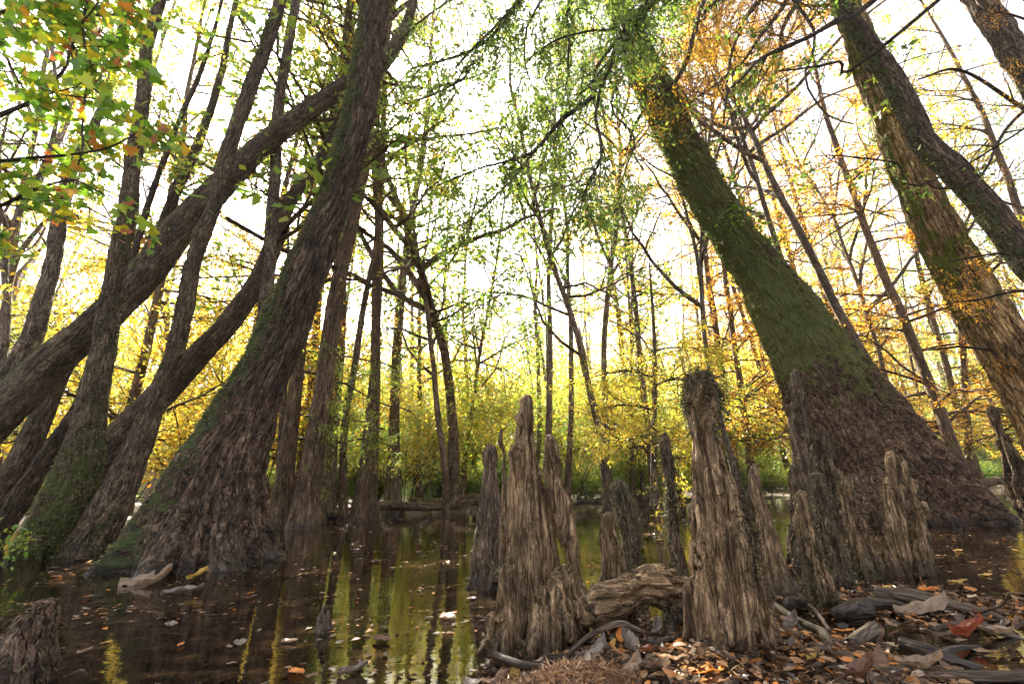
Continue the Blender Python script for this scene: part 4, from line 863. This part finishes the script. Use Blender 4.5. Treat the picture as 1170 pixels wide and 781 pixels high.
treekind('po1', 31, 15, .06, 'pole', 'lime'); treekind('po2', 32, 17, .075, 'pole', 'yellow'); treekind('po3', 33, 13, .05, 'pole', 'lime')
treekind('ba1', 11, 15, .10, 'bare', 'rust'); treekind('ba2', 12, 13, .085, 'bare', 'orange')
word = {'ch1': 'high crowned yellow cypress', 'ch2': 'high crowned lime cypress', 'cy1': 'feathery yellow cypress', 'cy2': 'feathery lime green cypress', 'cy3': 'small yellow cypress', 'cy4': 'orange cypress', 'tu1': 'yellow green tupelo', 'tu2': 'green leaved tupelo', 'tu3': 'light green tupelo', 'sl1': 'slim green leaved tree', 'sl2': 'slim lime leaved tree', 'sl3': 'slim yellow leaved tree', 'ba1': 'nearly bare tree with rusty tufts', 'ba2': 'nearly bare tree with orange tufts'}
word.update(po1='pole thin grey trunk with few lime leaves', po2='tall thin trunk with sparse yellow leaves', po3='very thin young trunk with few leaves'); nm = {'p': 'slender_tree', 'c': 'cypress_tree', 't': 'tupelo_tree', 's': 'slender_tree', 'b': 'bare_tree'}
placed = []
def put_tree(key, x, y, s, rz, label, lean=(0, 0), group='trees across the swamp', sxy=None):
    z = ground_z(np.array([x]), np.array([y]))[0]
    o = empty(nm[key[0]], (x, y, min(z, .3)), label, 'tree', group, rz); o.rotation_euler = (lean[0], lean[1], rz)
    k = sxy or s; o.scale = (k, k, s)
    for nme, me in zip(('trunk', 'crown'), me_[key]):
        c = bpy.data.objects.new(nme, me); COL.objects.link(c); c.parent = o
    placed.append((x, y)); return o
# those of the near row one can tell apart in the photo: (x, y at foot, key, scale, thickness, label)
near = [
 (323, 583, 6.6, 'ch2', 1.0, .95, 'grey trunk with dark wet foot closest behind the sun tree'),
 (344, 593, 6.4, 'ch1', 1.1, 1.35, 'widest buttressed trunk of the far row, just right of the sun tree'),
 (359, 583, 7.4, 'ch2', 1.1, 1.0, 'reddish trunk close behind the widest buttressed trunk'),
 (377, 583, 8.6, 'ch1', 1.0, .9, 'straight dark trunk right of the reddish one in the far row'),
 (394, 587, 7.9, 'sl2', 1.2, 1.1, 'thin dark trunk in the middle of the left far row'),
 (408, 590, 7.6, 'ch2', .95, .75, 'trunk with forked roots at the far waterline'),
 (423, 586, 8.2, 'ch1', 1.1, 1.0, 'leaning dark trunk at the left end of the mossy log'),
 (450, 576, 9.6, 'ch2', 1.1, 1.0, 'paired upright trunk behind the mossy log'),
 (480, 572, 11.5, 'sl3', 1.3, 1.4, 'dark straight trunk behind the middle of the mossy log'),
 (506, 580, 8.6, 'sl1', 1.2, 1.1, 'slim dark trunk standing on the near edge of the bank'),
 (522, 573, 10.2, 'tu3', 1.0, 1.7, 'stout brown trunk at the right end of the mossy log'),
 (532, 570, 11.2, 'sl1', 1.2, 1.0, 'thin trunk beside the stout brown one'),
 (648, 574, 11.0, 'sl2', 1.3, 1.2, 'slim trunk seen between the central cluster and the pale stump'),
 (690, 580, 8.8, 'sl1', 1.35, 1.35, 'tall clean trunk rising right behind the pale stump'),
 (697, 574, 11, 'tu2', 1.1, .9, 'darker trunk just behind the tall clean one'),
 (628, 560, 10, 'tu2', 1.1, .8, 'wavy trunk rising behind the tip of the central cluster'),
 (610, 570, 12, 'sl2', 1.2, 1.0, 'thin trunk to the left of the wavy one'),
 (752, 572, 10.5, 'cy1', .9, .8, 'trunk with yellow sprays left of the largest knee'),
 (736, 566, 12.5, 'sl3', 1.2, 1.1, 'slim trunk with yellow leaves near the shaggy black knee'),
 (838, 572, 9.5, 'ba2', 1.0, .9, 'sparse tree between the largest knee and the mossy tree'),
 (862, 566, 12, 'cy4', 1.0, .8, 'orange tree between the largest knee and the mossy tree'),
 (1078, 556, 8.5, 'ba1', 1.1, 1.2, 'grey bare trunk right of the mossy tree foot'),
 (1100, 548, 12, 'tu1', 1.0, 1.0, 'dark trunk standing by the water at far right'),
 (1118, 548, 13, 'cy1', 1.0, .9, 'yellow cypress behind the right hand channel'),
 (1040, 545, 11, 'ba2', 1.1, .9, 'bare tree just above the slope of the mossy tree'),
 (985, 545, 10, 'ba1', 1.1, 1.0, 'rusty tufted bare tree above the mossy tree'),
 (1012, 545, 13, 'cy4', 1.1, .9, 'orange gold tree above the mossy tree slope'),
]
for i, (px, py, Y, key, s, k, label) in enumerate(near):
    b = P(px, py, Y); put_tree(key, b[0], b[1], s, i * 1.7, label, sxy=k, group='far row of trees across the water')
rng = np.random.RandomState(5)
where = lambda x, y: ('far left' if x < -.55 * y else 'left' if x < -.15 * y else 'centre' if x < .2 * y else 'right' if x < .65 * y else 'far right') + ' of the ' + ('nearer' if y < 17 else 'middle' if y < 28 else 'deep') + ' forest'
tries = 0; keys = list(me_.keys()); wts = np.array([.9, .9, .9, .6, 1.7, 1.7, .9, .7, .9, 1.2, 1.2, 1.2, 0, 0, 0, .8, .7]); wts /= wts.sum()
while len(placed) < 128 and tries < 6000:
    tries += 1
    y = 10.5 + 34 * rng.rand() ** .8; x = rng.uniform(-1.35, 1.4) * y
    if x > 3 and y < 9.5 + .5 * x: continue
    if min((x - a) ** 2 + (y - b) ** 2 for a, b in placed) < (1.35 if y < 25 else 1.8) ** 2: continue
    ax_ = x / y
    if -1.0 < ax_ < .3 and y < 24 and rng.rand() < .72: continue
    if abs(ax_ - .02) < .2 and y < 18 and rng.rand() < .55: continue
    key = keys[rng.choice(len(keys), p=wts)]
    if ax_ > .3 and rng.rand() < .5: key = ['ba1', 'ch1', 'cy4', 'cy4'][rng.randint(4)]
    s = rng.uniform(.8, 1.15) * (1 if y > 15 else .95)
    put_tree(key, x, y, s, rng.uniform(0, 6.28), word[key] + ', at the ' + where(x, y), (rng.normal() * .035, rng.normal() * .035), sxy=s * rng.uniform(.8, 1.2))
rng = np.random.RandomState(91); tries = 0; c0 = len(placed)
while len(placed) < c0 + 95 and tries < 5000:                        # the many thin trunks between
    tries += 1; y = 10.8 + 24 * rng.rand(); x = rng.uniform(-1.25, 1.25) * y
    if x > 3 and y < 9.5 + .5 * x: continue
    if min((x - a) ** 2 + (y - b) ** 2 for a, b in placed) < .5: continue
    key = ['po1', 'po2', 'po3'][rng.randint(3)]; s = rng.uniform(.75, 1.2)
    put_tree(key, x, y, s, rng.uniform(0, 6.28), word[key] + ', at the ' + where(x, y), (rng.normal() * .03, rng.normal() * .03), sxy=s * rng.uniform(.8, 1.5), group='thin trunks deep in the forest')
# left side nearer trees that fill the gaps among the leaning trunks
for i, (x, y, key, s) in enumerate([(-6.5, 7.5, 'cy3', .9), (-5.2, 8.5, 'cy1', .85), (-8.5, 8.0, 'tu1', 1.0), (-9.5, 10, 'cy1', 1.0), (-4.6, 10.2, 'cy4', .9), (-12, 9, 'cy2', 1.0), (8.5, 9, 'cy4', .9), (10.5, 8.4, 'cy1', .9), (7.2, 11.5, 'cy1', 1.0), (9.3, 12.8, 'cy4', 1.0), (5.6, 12.2, 'cy4', .95), (3.4, 13.2, 'cy1', .9)]):
    put_tree(key, x, y, s, i * 2.1, word[key] + (' standing in water behind the leaning trunks' if x < -3.5 else ' behind the middle of the mossy log' if x < 0 else ' behind the golden ridged trunk' if x > 7 else ' between the largest knee and the huge mossy tree') + [', the nearest', ' beside the broad dark tree', '', ', the farther one', '', ', the leftmost', ', the nearest', ', low and near', ', half hidden', ', the farther one', ', the taller', ', the slimmer', ', leaning a little', ', behind the finger cluster', ', the rightmost', ', left part', ', right part', ', behind the sun tree'][i], group='trees standing in the swamp')

# understory shrubs: many thin stems with layered leaves
def gen_shrub(seed, H, lm):
    rng = np.random.RandomState(seed); bag = Bag(); lf = []
    for k in range(7):
        az = rng.uniform(0, 6.28)
        grow(rng, bag, (rng.normal() * .12, rng.normal() * .12, -.1), (math.cos(az) * .4, math.sin(az) * .4, 1), H * rng.uniform(.6, 1), .018, 2, lf, dict(kids=8, nleaf=20, wander=.15, spread=.9, hang=.1, scat=.11, flat=True, leaf_depth=1))
    V, Fs, B = bag.out(); Vl, Fl = leafmesh(rng, lf, T_rhomb(.5), .10, flat=.2)
    a = mesh('stems', V, Fs, {'bk': B}); a.materials.append(M['twig']); b = mesh('foliage', Vl, Fl, None, False); b.materials.append(M[lm]); return a, b
sh = [gen_shrub(40, 3.6, 'lime'), gen_shrub(41, 4.6, 'yellow'), gen_shrub(42, 2.2, 'green'), gen_shrub(43, 4.6, 'lime'), gen_shrub(44, 6.0, 'yellow')]
sw = ['lime green understory shrub', 'yellow understory shrub', 'low dark green shrub', 'loose light green sapling', 'tall golden sapling']
rng = np.random.RandomState(15); sp = []
while len(sp) < 120:
    y = 14 + 26 * rng.rand() ** .7; x = rng.uniform(-1.35, 1.3) * y
    if x > 3 and y < 10 + .55 * x: continue
    if sp and min((x - a) ** 2 + (y - b) ** 2 for a, b in sp) < 1.2: continue
    i = rng.choice(5, p=[.2, .24, .08, .26, .22]); sp.append((x, y)); z = ground_z(np.array([x]), np.array([y]))[0]
    o = empty('shrub', (x, y, z), sw[i] + ', at the ' + where(x, y), 'shrub', 'shrubs growing under the far trees', rng.uniform(0, 6.28)); s = rng.uniform(.5, 1.5); o.scale = (s, s, s * rng.uniform(.9, 1.4))
    for nme, me in zip(('stems', 'foliage'), sh[i]):
        c = bpy.data.objects.new(nme, me); COL.objects.link(c); c.parent = o
for i, (px, Y, k, s, lb) in enumerate([(375, 11.6, 3, .6, 'airy lime sapling behind the left far row'), (418, 12.8, 3, .7, 'bright sapling behind the forked trunk'),
    (440, 12.5, 0, .7, 'lime bush just behind the left end of the mossy log'), (468, 10.6, 1, .75, 'small golden bush on the bank behind the mossy log'), (492, 12.0, 3, 1.0, 'light sapling behind the middle of the bank'), (540, 12.4, 4, .8, 'golden sapling behind the stout brown trunk'),
    (655, 12.6, 3, .9, 'pale green sapling seen over the pale stump'), (720, 12.2, 1, .8, 'yellow bush seen over the shaggy black knee'), (300, 9.5, 4, .8, 'golden sapling seen left of the sun tree foot'), (215, 9.0, 1, .9, 'yellow bush glowing between the leaning trunks'), (850, 12.8, 0, .9, 'lime bush between the largest knee and the huge mossy tree')]):
    b = P(px, 560, Y); o = empty('shrub', (b[0], b[1], 0), lb, 'shrub', 'bright saplings along the far bank', i * 1.3); o.scale = (s, s, s)
    for nme, me in zip(('stems', 'foliage'), sh[k]):
        c = bpy.data.objects.new(nme, me); COL.objects.link(c); c.parent = o
rng = np.random.RandomState(66)
for i in range(22):                                              # low brush that closes the far bank
    px = [575, 600, 625, 660, 690, 715, 745, 775, 830, 855, 880, 540, 505, 470, 435, 400, 360, 1085, 1120, 1150, 640, 730][i]; Y = 12.8 + 2.6 * rng.rand() + (2 if px > 1000 else 0)
    b = P(px, 560, Y); k = [2, 3, 0][i % 3]; sc_ = rng.uniform(.35, .6) * (1.2 if k == 2 else .7)
    o = empty('shrub', (b[0], b[1], .0), ['low dark green brush', 'low light green brush', 'low lime brush'][i % 3] + ' on the far bank, ' + where(b[0], b[1]), 'shrub', 'low brush along the far bank', i * 1.9); o.scale = (sc_ * 1.5, sc_ * 1.5, sc_)
    for nme, me in zip(('stems', 'foliage'), sh[k]):
        c = bpy.data.objects.new(nme, me); COL.objects.link(c); c.parent = o
# the wood beyond, one mass
rng = np.random.RandomState(16); n = 150000
an = rng.uniform(-1.15, 1.15, n); R_ = rng.uniform(38, 62, n); hh = rng.uniform(0, 1, n) ** 1.5 * 15
X_ = R_ * np.sin(an); Y_ = R_ * np.cos(an); k = fbm(np.stack([X_ * .16, Y_ * .16, hh * .2], -1), 3) + .32 - hh * .03 > rng.uniform(-.25, .25, n) - .4 * (hh < 3)
Pn = np.stack([X_, Y_, hh], -1)[k]; n = len(Pn)
lv, lF = leaves(T_rhomb(.7), Pn, rng.normal(size=(n, 3)), rng.normal(size=(n, 3)), rng.uniform(.18, .42, n))
wood = link('distant_woodland', mesh('distant_woodland', lv, lF, None, False), M['wood_leaf']); props(wood, 'hazy yellow green wood filling the deep background', 'woodland', kind='stuff')
bag = Bag()
for q in range(260):
    a_ = rng.uniform(-1.15, 1.15); R_ = rng.uniform(45, 64); p = np.array([R_ * math.sin(a_), R_ * math.cos(a_), -.2])
    bag.tube(walk(rng, p, (rng.normal() * .04, rng.normal() * .04, 1), rng.uniform(12, 20), 8, .04, .05), np.linspace(rng.uniform(.12, .3), .05, 9), 6)
V, Fs, B = bag.out(); o = link('trunks', mesh('trunks', V, Fs, {'bk': B}), M['bark_far'], wood); props(o, kind='stuff')

# logs and roots on the far bank
def log(x0, y0, x1, y1, Y0, Y1, r, label, mat, seed):
    a = P(x0, y0, Y0); b = P(x1, y1, Y1); pts = np.linspace(a, b, 24); pts[:, 2] += .04 * np.sin(np.linspace(0, 6, 24) + seed)
    def fn(TH, S, R):
        return R * (1 + .35 * fbm(np.stack([np.cos(TH) * 1.5, np.sin(TH) * 1.5, S * 2 + seed], -1).reshape(-1, 3), 3).reshape(R.shape))
    V, Fs, bk = tube(pts, np.linspace(r, r * .7, 24), 20, fn); c = pts[12].copy()
    N = V - np.vstack([np.repeat(pts, 20, 0), pts[0], pts[-1]]); mo = .6 * N[:, 2] / r
    return props(top('fallen_log', V, Fs, M[mat], c, {'bk': bk, 'moss': mo}), label, 'log')
log(425, 580, 548, 574, 9.3, 9.6, .09, 'mossy fallen log along the far bank', 'bark_moss', 1)
log(372, 590, 440, 581, 8.2, 8.9, .07, 'dark fallen log at the left end of the far bank', 'bark_dark', 2)
log(470, 574, 560, 569, 10.5, 11, .10, 'second fallen log lying behind the mossy one', 'bark_far', 3)
log(1085, 556, 1170, 549, 9.0, 9.6, .09, 'brown fallen log across the channel at far right', 'bark_far', 4)
log(640, 577, 700, 573, 10, 10.2, .06, 'thin log on the bank behind the pale stump', 'bark_dark', 5)

# ------------------------------------------------------------------ overhanging branches
def bough(parent_label, name, trunk_path, limbs, leaf, tmpl, lsize, twigs, tl, nleaf, mat='twig', label=None, seed=0, group=None, hang=.4, dense=None, flat=0.0, tr_r=.1):
    """a tree that stands outside the photo and reaches in; limbs given as (path of x,y,Y,w)"""
    rng = np.random.RandomState(seed); base = np.array(trunk_path[0][:3]); o = empty(name, (base[0], base[1], 0), label, 'tree', group)
    tp = catmull(np.array(trunk_path, float), 60); V, Fs, bk = tube(tp[:, :3], tp[:, 3], 40, lambda TH, S, R: R * (1 + .12 * fbm(np.stack([np.cos(TH) * 2, np.sin(TH) * 2, S * 1.5], -1).reshape(-1, 3), 3).reshape(R.shape)))
    child('trunk', V, Fs, M['bark_grey'], o, {'bk': bk})
    bag = Bag(); lf = []
    for path in limbs:
        pts = np.array([[*P(x, y, Y), w / 2 * T(x, y, Y)] for x, y, Y, w in path])
        k = np.argmin(np.linalg.norm(tp[:, :3] - pts[0, :3], axis=1)); 
        pts = np.vstack([[*tp[k, :3], pts[0, 3] * 1.4], pts]); a = catmull(pts, 40); a[:, 3] = np.maximum(a[:, 3], .0015)
        j = fbm(a[:, :3] * 2.2, 2)[:, None] * .06; a[4:, :3] += j[4:] * np.array([1, .5, 1])
        bag.tube(a[:, :3], a[:, 3], 8)
        for c in range(twigs):
            i = int(rng.uniform(.2, 1) * 39); i = min(i, 38); ax = a[i + 1, :3] - a[i, :3]; ax /= np.linalg.norm(ax)
            d = ax * rng.uniform(.2, 1) + rng.normal(size=3) * .7; d[2] -= hang * rng.rand()
            grow(rng, bag, a[i, :3], d, tl * rng.uniform(.5, 1.2), min(a[i, 3] * .6, .008), 1, lf, dict(kids=5, nleaf=nleaf, wander=.2, grav=-.05 * hang, hang=hang, spread=.8, leaf_depth=1, scat=.03))
    V, Fs, B = bag.out(); child('branches', V, Fs, M[mat], o, {'bk': B})
    Vl, Fl = leafmesh(rng, lf, tmpl, lsize, flat=flat, jit=.38); child('foliage', Vl, Fl, M[leaf], o, None, False); return o
# maple at upper left
bough('', 'maple_tree', [(-4.6, 1.6, -.3, .16), (-4.5, 1.65, 1.5, .12), (-4.3, 1.7, 3.5, .10), (-4.2, 1.7, 6, .05)], [
    [(-140, 190, 2.3, 12), (-60, 160, 2.25, 8), (0, 130, 2.2, 5), (45, 108, 2.2, 4), (76, 72, 2.2, 3), (100, 20, 2.2, 2), (112, -20, 2.2, 1.5)],
    [(-120, -60, 2.4, 12), (-20, -60, 2.35, 7), (60, -15, 2.3, 5), (72, 25, 2.3, 4), (90, 65, 2.25, 3), (103, 90, 2.2, 3), (130, 112, 2.2, 2), (170, 135, 2.2, 1.5)],
    [(-130, 230, 2.6, 10), (-40, 190, 2.5, 6), (20, 182, 2.5, 4), (70, 178, 2.45, 3), (120, 170, 2.4, 2.5), (160, 150, 2.4, 1.5)],
    [(-90, 60, 2.5, 9), (0, 15, 2.45, 5), (60, 8, 2.4, 4), (115, 18, 2.4, 3), (150, 12, 2.4, 2)],
    [(-60, -100, 2.2, 9), (60, -60, 2.2, 5), (95, 20, 2.2, 3), (103, 80, 2.2, 2.5), (95, 140, 2.2, 2), (85, 190, 2.2, 1.5)],
    [(-150, 320, 2.8, 8), (-60, 262, 2.7, 5), (0, 235, 2.7, 4), (45, 215, 2.6, 3), (90, 205, 2.6, 2), (130, 225, 2.6, 1.5)]],
    'maple', T_maple(), .055, 13, .42, 6, label='maple with green, yellow and orange lobed leaves hanging in at upper left', seed=3, hang=.35)
# fine leaved tree over the centre
bough('', 'water_elm_tree', [(4.6, .2, -.3, .2), (4.4, .6, 2.5, .16), (3.6, 1.6, 5.2, .13), (2.6, 2.6, 7.6, .10), (1.6, 3.2, 9.2, .05)], [
    [(800, -60, 3.6, 11.5), (760, -15, 3.5, 9.4), (735, 10, 3.5, 8.6), (711, 31, 3.5, 7.9), (700, 60, 3.5, 7.2), (686, 98, 3.5, 6.5), (668, 118, 3.5, 5.8), (640, 138, 3.5, 5.0), (612, 172, 3.5, 4.3), (580, 184, 3.5, 2.9), (545, 193, 3.5, 2.2), (500, 212, 3.5, 1.4)],
    [(700, 50, 3.5, 4.3), (686, 98, 3.45, 4.3), (683, 132, 3.4, 3.6), (688, 160, 3.4, 3.6), (686, 185, 3.4, 2.9), (668, 215, 3.4, 2.5), (663, 245, 3.4, 1.4)],
    [(640, -70, 4.2, 7.2), (605, -25, 4.1, 5.8), (588, 10, 4.0, 5.0), (563, 40, 4.0, 4.3), (538, 58, 4.0, 3.6), (510, 68, 4.0, 2.9), (470, 78, 4.0, 1.4)],
    [(538, 58, 4, 2.9), (538, 78, 4, 2.9), (525, 92, 4, 2.5), (495, 108, 4, 2.2), (455, 122, 4, 1.4)],
    [(760, -20, 3.8, 4.3), (708, 29, 3.7, 2.9), (670, 36, 3.7, 2.5), (631, 48, 3.7, 2.2), (600, 75, 3.7, 1.4), (590, 120, 3.7, 1.1)],
    [(700, -60, 4.2, 5.0), (655, -10, 4.1, 3.6), (648, 40, 4.1, 2.9), (650, 90, 4.1, 2.2), (628, 105, 4.1, 1.4)],
    [(640, -80, 4.6, 5.0), (560, -30, 4.5, 3.6), (500, 10, 4.5, 2.2), (460, 45, 4.5, 1.4)],
    [(700, -40, 3.9, 3.6), (620, 0, 3.9, 2.9), (600, 60, 3.9, 2.2), (612, 110, 3.9, 1.4), (632, 135, 3.9, 1.1)],
    [(760, 0, 4.6, 3.6), (700, 110, 4.6, 2.5), (725, 160, 4.6, 2.2), (712, 200, 4.6, 1.4), (700, 250, 4.6, 1.1)],
    [(640, 138, 4.2, 2.9), (560, 230, 4.2, 2.2), (520, 260, 4.2, 1.4), (480, 255, 4.2, 1.1)]],
    'green', T_oval(.42), .045, 38, .6, 13, label='tree with tiny green leaves hanging over the centre from a curved dark limb', seed=4, hang=.9)
# right limb with glossy leaves and orange sprays
bough('', 'water_oak_tree', [(5.6, .2, -.3, .2), (5.3, .8, 2.5, .16), (4.4, 1.6, 5.2, .13), (3.4, 2.4, 7.0, .08)], [
    [(1010, -10, 2.7, 7), (957, 22, 2.6, 5), (925, 42, 2.6, 4.5), (889, 57, 2.6, 4), (865, 70, 2.6, 3.5), (848, 90, 2.6, 3), (831, 105, 2.6, 2.5), (826, 141, 2.6, 2)],
    [(1000, 60, 2.7, 4), (960, 70, 2.7, 3), (930, 76, 2.7, 2.5), (890, 82, 2.7, 2)],
    [(900, -60, 3.0, 5), (930, 40, 3, 3), (920, 90, 3, 2.5), (945, 130, 3, 2), (975, 142, 3, 1.5)],
    [(1100, 190, 2.7, 2), (1020, 185, 2.6, 2), (960, 178, 2.6, 1.5), (930, 180, 2.6, 1)]],
    'bright', T_oval(.5), .035, 10, .3, 5, label='glossy green leaved branch reaching in between the mossy tree and golden trunk', seed=5, hang=.3)
def sprays(name, label, limbs, leaf, seed, n, tl, trunk_path, lsize=.022, nleaf=34, hang=.15):
    return bough('', name, trunk_path, limbs, leaf, T_rhomb(.3), lsize, n, tl, nleaf, label=label, seed=seed, hang=hang, flat=.5)
sprays('bald_cypress_tree', 'tree with glowing orange feathery sprays at the top right of centre', [
    [(1000, -120, 4.6, 12), (930, -60, 4.5, 9), (880, -15, 4.4, 7), (850, 25, 4.4, 5), (835, 60, 4.4, 3), (830, 95, 4.4, 2)],
    [(930, -60, 4.6, 8), (900, 0, 4.6, 6), (870, 40, 4.6, 4), (845, 75, 4.6, 3), (800, 110, 4.6, 2)],
    [(930, -40, 5, 6), (840, -10, 5, 5), (800, 20, 5, 4), (790, 60, 5, 2)],
    [(960, -60, 4.9, 6), (900, 20, 4.9, 5), (890, 60, 4.9, 3), (870, 90, 4.9, 2)],
    [(820, -30, 4.9, 6), (780, 80, 4.9, 5), (740, 120, 4.9, 4), (720, 160, 4.9, 3), (735, 195, 4.9, 2)],
    [(1000, -60, 5.2, 5), (960, 0, 5.2, 4), (900, 5, 5.2, 3), (850, -5, 5.2, 3), (820, 5, 5.2, 2)]], 'orange', 6, 20, .8, [(7.6, 3.2, -.3, .3), (7.2, 3.4, 3, .22), (6.0, 3.9, 6.5, .17), (4.6, 4.6, 9.0, .08)], lsize=.034)
sprays('bald_cypress_tree', 'tree with yellow orange sprays crossing the golden trunk at right', [
    [(1290, 300, 2.6, 8), (1230, 350, 2.6, 5), (1170, 330, 2.6, 3.5), (1120, 340, 2.6, 2.5), (1080, 350, 2.6, 1.5)],
    [(1260, 250, 2.7, 5), (1200, 285, 2.7, 4), (1130, 290, 2.7, 2.5), (1085, 300, 2.7, 1.5)],
    [(1180, 120, 2.7, 4), (1120, 200, 2.7, 2.5), (1068, 215, 2.7, 2), (1045, 190, 2.7, 1)],
    [(1260, 60, 3.0, 5), (1190, 30, 3, 3), (1140, 15, 3, 2), (1120, 30, 3, 1)],
    [(1270, 180, 3.2, 7), (1180, 130, 3.2, 5), (1100, 80, 3.2, 3), (1050, 90, 3.2, 2)],
    [(1300, 400, 3.6, 7), (1200, 410, 3.6, 4), (1110, 395, 3.6, 3), (1060, 400, 3.6, 2)]], 'orange', 7, 6, .35, [(5.2, 1.6, -.3, .2), (5.0, 1.8, 2, .15), (4.6, 2.2, 4.4, .08)], lsize=.024, nleaf=22)
sprays('bald_cypress_tree', 'young cypress with lime yellow flat sprays behind the far water edge at left', [
    [(330, 470, 6.8, 4), (360, 478, 6.6, 3), (400, 480, 6.4, 2.5), (440, 490, 6.3, 2)], [(330, 420, 6.9, 4), (370, 430, 6.6, 3), (420, 452, 6.5, 2), (470, 470, 6.5, 1.5)],
    [(330, 500, 6.8, 3), (380, 505, 6.6, 2.5), (420, 500, 6.5, 2), (455, 510, 6.4, 1.5)], [(330, 400, 7, 3), (390, 405, 7, 2), (450, 420, 7, 1.5)]], 'lime', 8, 7, .6, [(*P(318, 585, 7), .07), (*P(322, 500, 7), .055), (*P(326, 400, 7), .04), (*P(330, 250, 7), .015)], lsize=.05)
sprays('bald_cypress_tree', 'young cypress with bright yellow flat sprays left of the largest knee', [
    [(745, 470, 6.6, 3), (715, 462, 6.4, 2.5), (690, 465, 6.3, 1.5)], [(748, 440, 6.6, 3), (775, 432, 6.4, 2), (800, 440, 6.3, 1.5)], [(745, 430, 6.6, 3), (715, 425, 6.4, 2), (680, 430, 6.3, 1.5)],
    [(747, 495, 6.6, 3), (725, 500, 6.5, 2), (700, 505, 6.4, 1.5)], [(747, 400, 6.7, 2.5), (780, 395, 6.7, 2), (810, 400, 6.7, 1.5)], [(746, 515, 6.6, 2), (770, 520, 6.5, 1.5), (790, 522, 6.4, 1)]], 'yellow', 9, 10, .6, [(*P(747, 582, 6.6), .05), (*P(747, 500, 6.6), .04), (*P(748, 400, 6.6), .03), (*P(742, 300, 6.6), .012)], lsize=.045)
# little green plant at the left edge
b = P(-12, 625, 3.0); rng = np.random.RandomState(9); bag = Bag(); lf = []
for k in range(5): grow(rng, bag, (b[0], b[1], -.02), (rng.normal() * .4 + .3, rng.normal() * .3, 1), .28, .004, 1, lf, dict(kids=4, nleaf=5, hang=0))
V, Fs, B = bag.out(); o = empty('sapling', (b[0], b[1], 0), 'little bright green sapling at the left edge by the waterline', 'sapling'); child('stems', V, Fs, M['twig'], o, {'bk': B})
Vl, Fl = leafmesh(rng, lf, T_oval(.55), .035); child('foliage', Vl, Fl, M['bright'], o, None, False)

# ------------------------------------------------------------------ air
hz = NT('haze_air'); pv = hz.n('VolumePrincipled'); pv.inputs['Color'].default_value = (.97, .97, .95, 1); pv.inputs['Density'].default_value = .0014; pv.inputs['Anisotropy'].default_value = .6
ho = hz.n('OutputMaterial'); hz.l(pv.outputs[0], ho.inputs['Volume'])
q = np.array([[a_, b_, c_] for c_ in (-2.5, 32.0) for a_, b_ in ((-425, -420), (425, -420), (425, 425), (-425, 425))], float)
props(link('haze', mesh('haze', q, np.array([[3, 2, 1, 0], [4, 5, 6, 7], [0, 1, 5, 4], [1, 2, 6, 5], [2, 3, 7, 6], [3, 0, 4, 7]]), None, False), hz.m), 'pale morning haze in the swamp air', kind='stuff')
# ------------------------------------------------------------------ light
sd = ray(428, 170); sd = sd / np.linalg.norm(sd); el = math.asin(sd[2]); az = math.atan2(sd[0], sd[1])
w = bpy.data.worlds.new('World'); scn.world = w; w.use_nodes = True; nt = w.node_tree; nt.nodes.clear()
sky = nt.nodes.new('ShaderNodeTexSky'); sky.sky_type = 'NISHITA'; sky.sun_disc = False; sky.sun_elevation = el; sky.sun_rotation = az; sky.dust_density = 3.0; sky.air_density = 1.0
mixn = nt.nodes.new('ShaderNodeMix'); mixn.data_type = 'RGBA'; mixn.inputs[0].default_value = .85
bw = nt.nodes.new('ShaderNodeRGBToBW'); cl = nt.nodes.new('ShaderNodeMix'); cl.data_type = 'RGBA'; cl.blend_type = 'MULTIPLY'; cl.inputs[0].default_value = 1
cl.inputs[7].default_value = (1.01, .985, 1.03, 1)
bgn = nt.nodes.new('ShaderNodeBackground'); bgn.inputs[1].default_value = .085; wo = nt.nodes.new('ShaderNodeOutputWorld')
L_ = nt.links.new; L_(sky.outputs[0], bw.inputs[0]); L_(bw.outputs[0], cl.inputs[6]); L_(sky.outputs[0], mixn.inputs[6]); L_(cl.outputs[2], mixn.inputs[7]); L_(mixn.outputs[2], bgn.inputs[0]); L_(bgn.outputs[0], wo.inputs[0])
sun = bpy.data.lights.new('sun', 'SUN'); sun.energy = 5.0; sun.angle = math.radians(.53); sun.color = (1, .93, .80)
so = bpy.data.objects.new('sun', sun); COL.objects.link(so); so.rotation_euler = Vector(sd).to_track_quat('Z', 'Y').to_euler(); so.location = (0, 0, 20)

vs = scn.view_settings; vs.view_transform = 'Standard'; vs.look = 'None'; vs.gamma = 1; vs.exposure = 3.12; vs.use_curve_mapping = False
cy = scn.cycles; cy.max_bounces = 8; cy.diffuse_bounces = 4; cy.glossy_bounces = 4; cy.transmission_bounces = 6; cy.transparent_max_bounces = 4
cy.volume_bounces = 0; cy.use_denoising = True; cy.sample_clamp_indirect = 8; cy.use_adaptive_sampling = True; cy.adaptive_threshold = .015; cy.caustics_reflective = False; cy.caustics_refractive = False
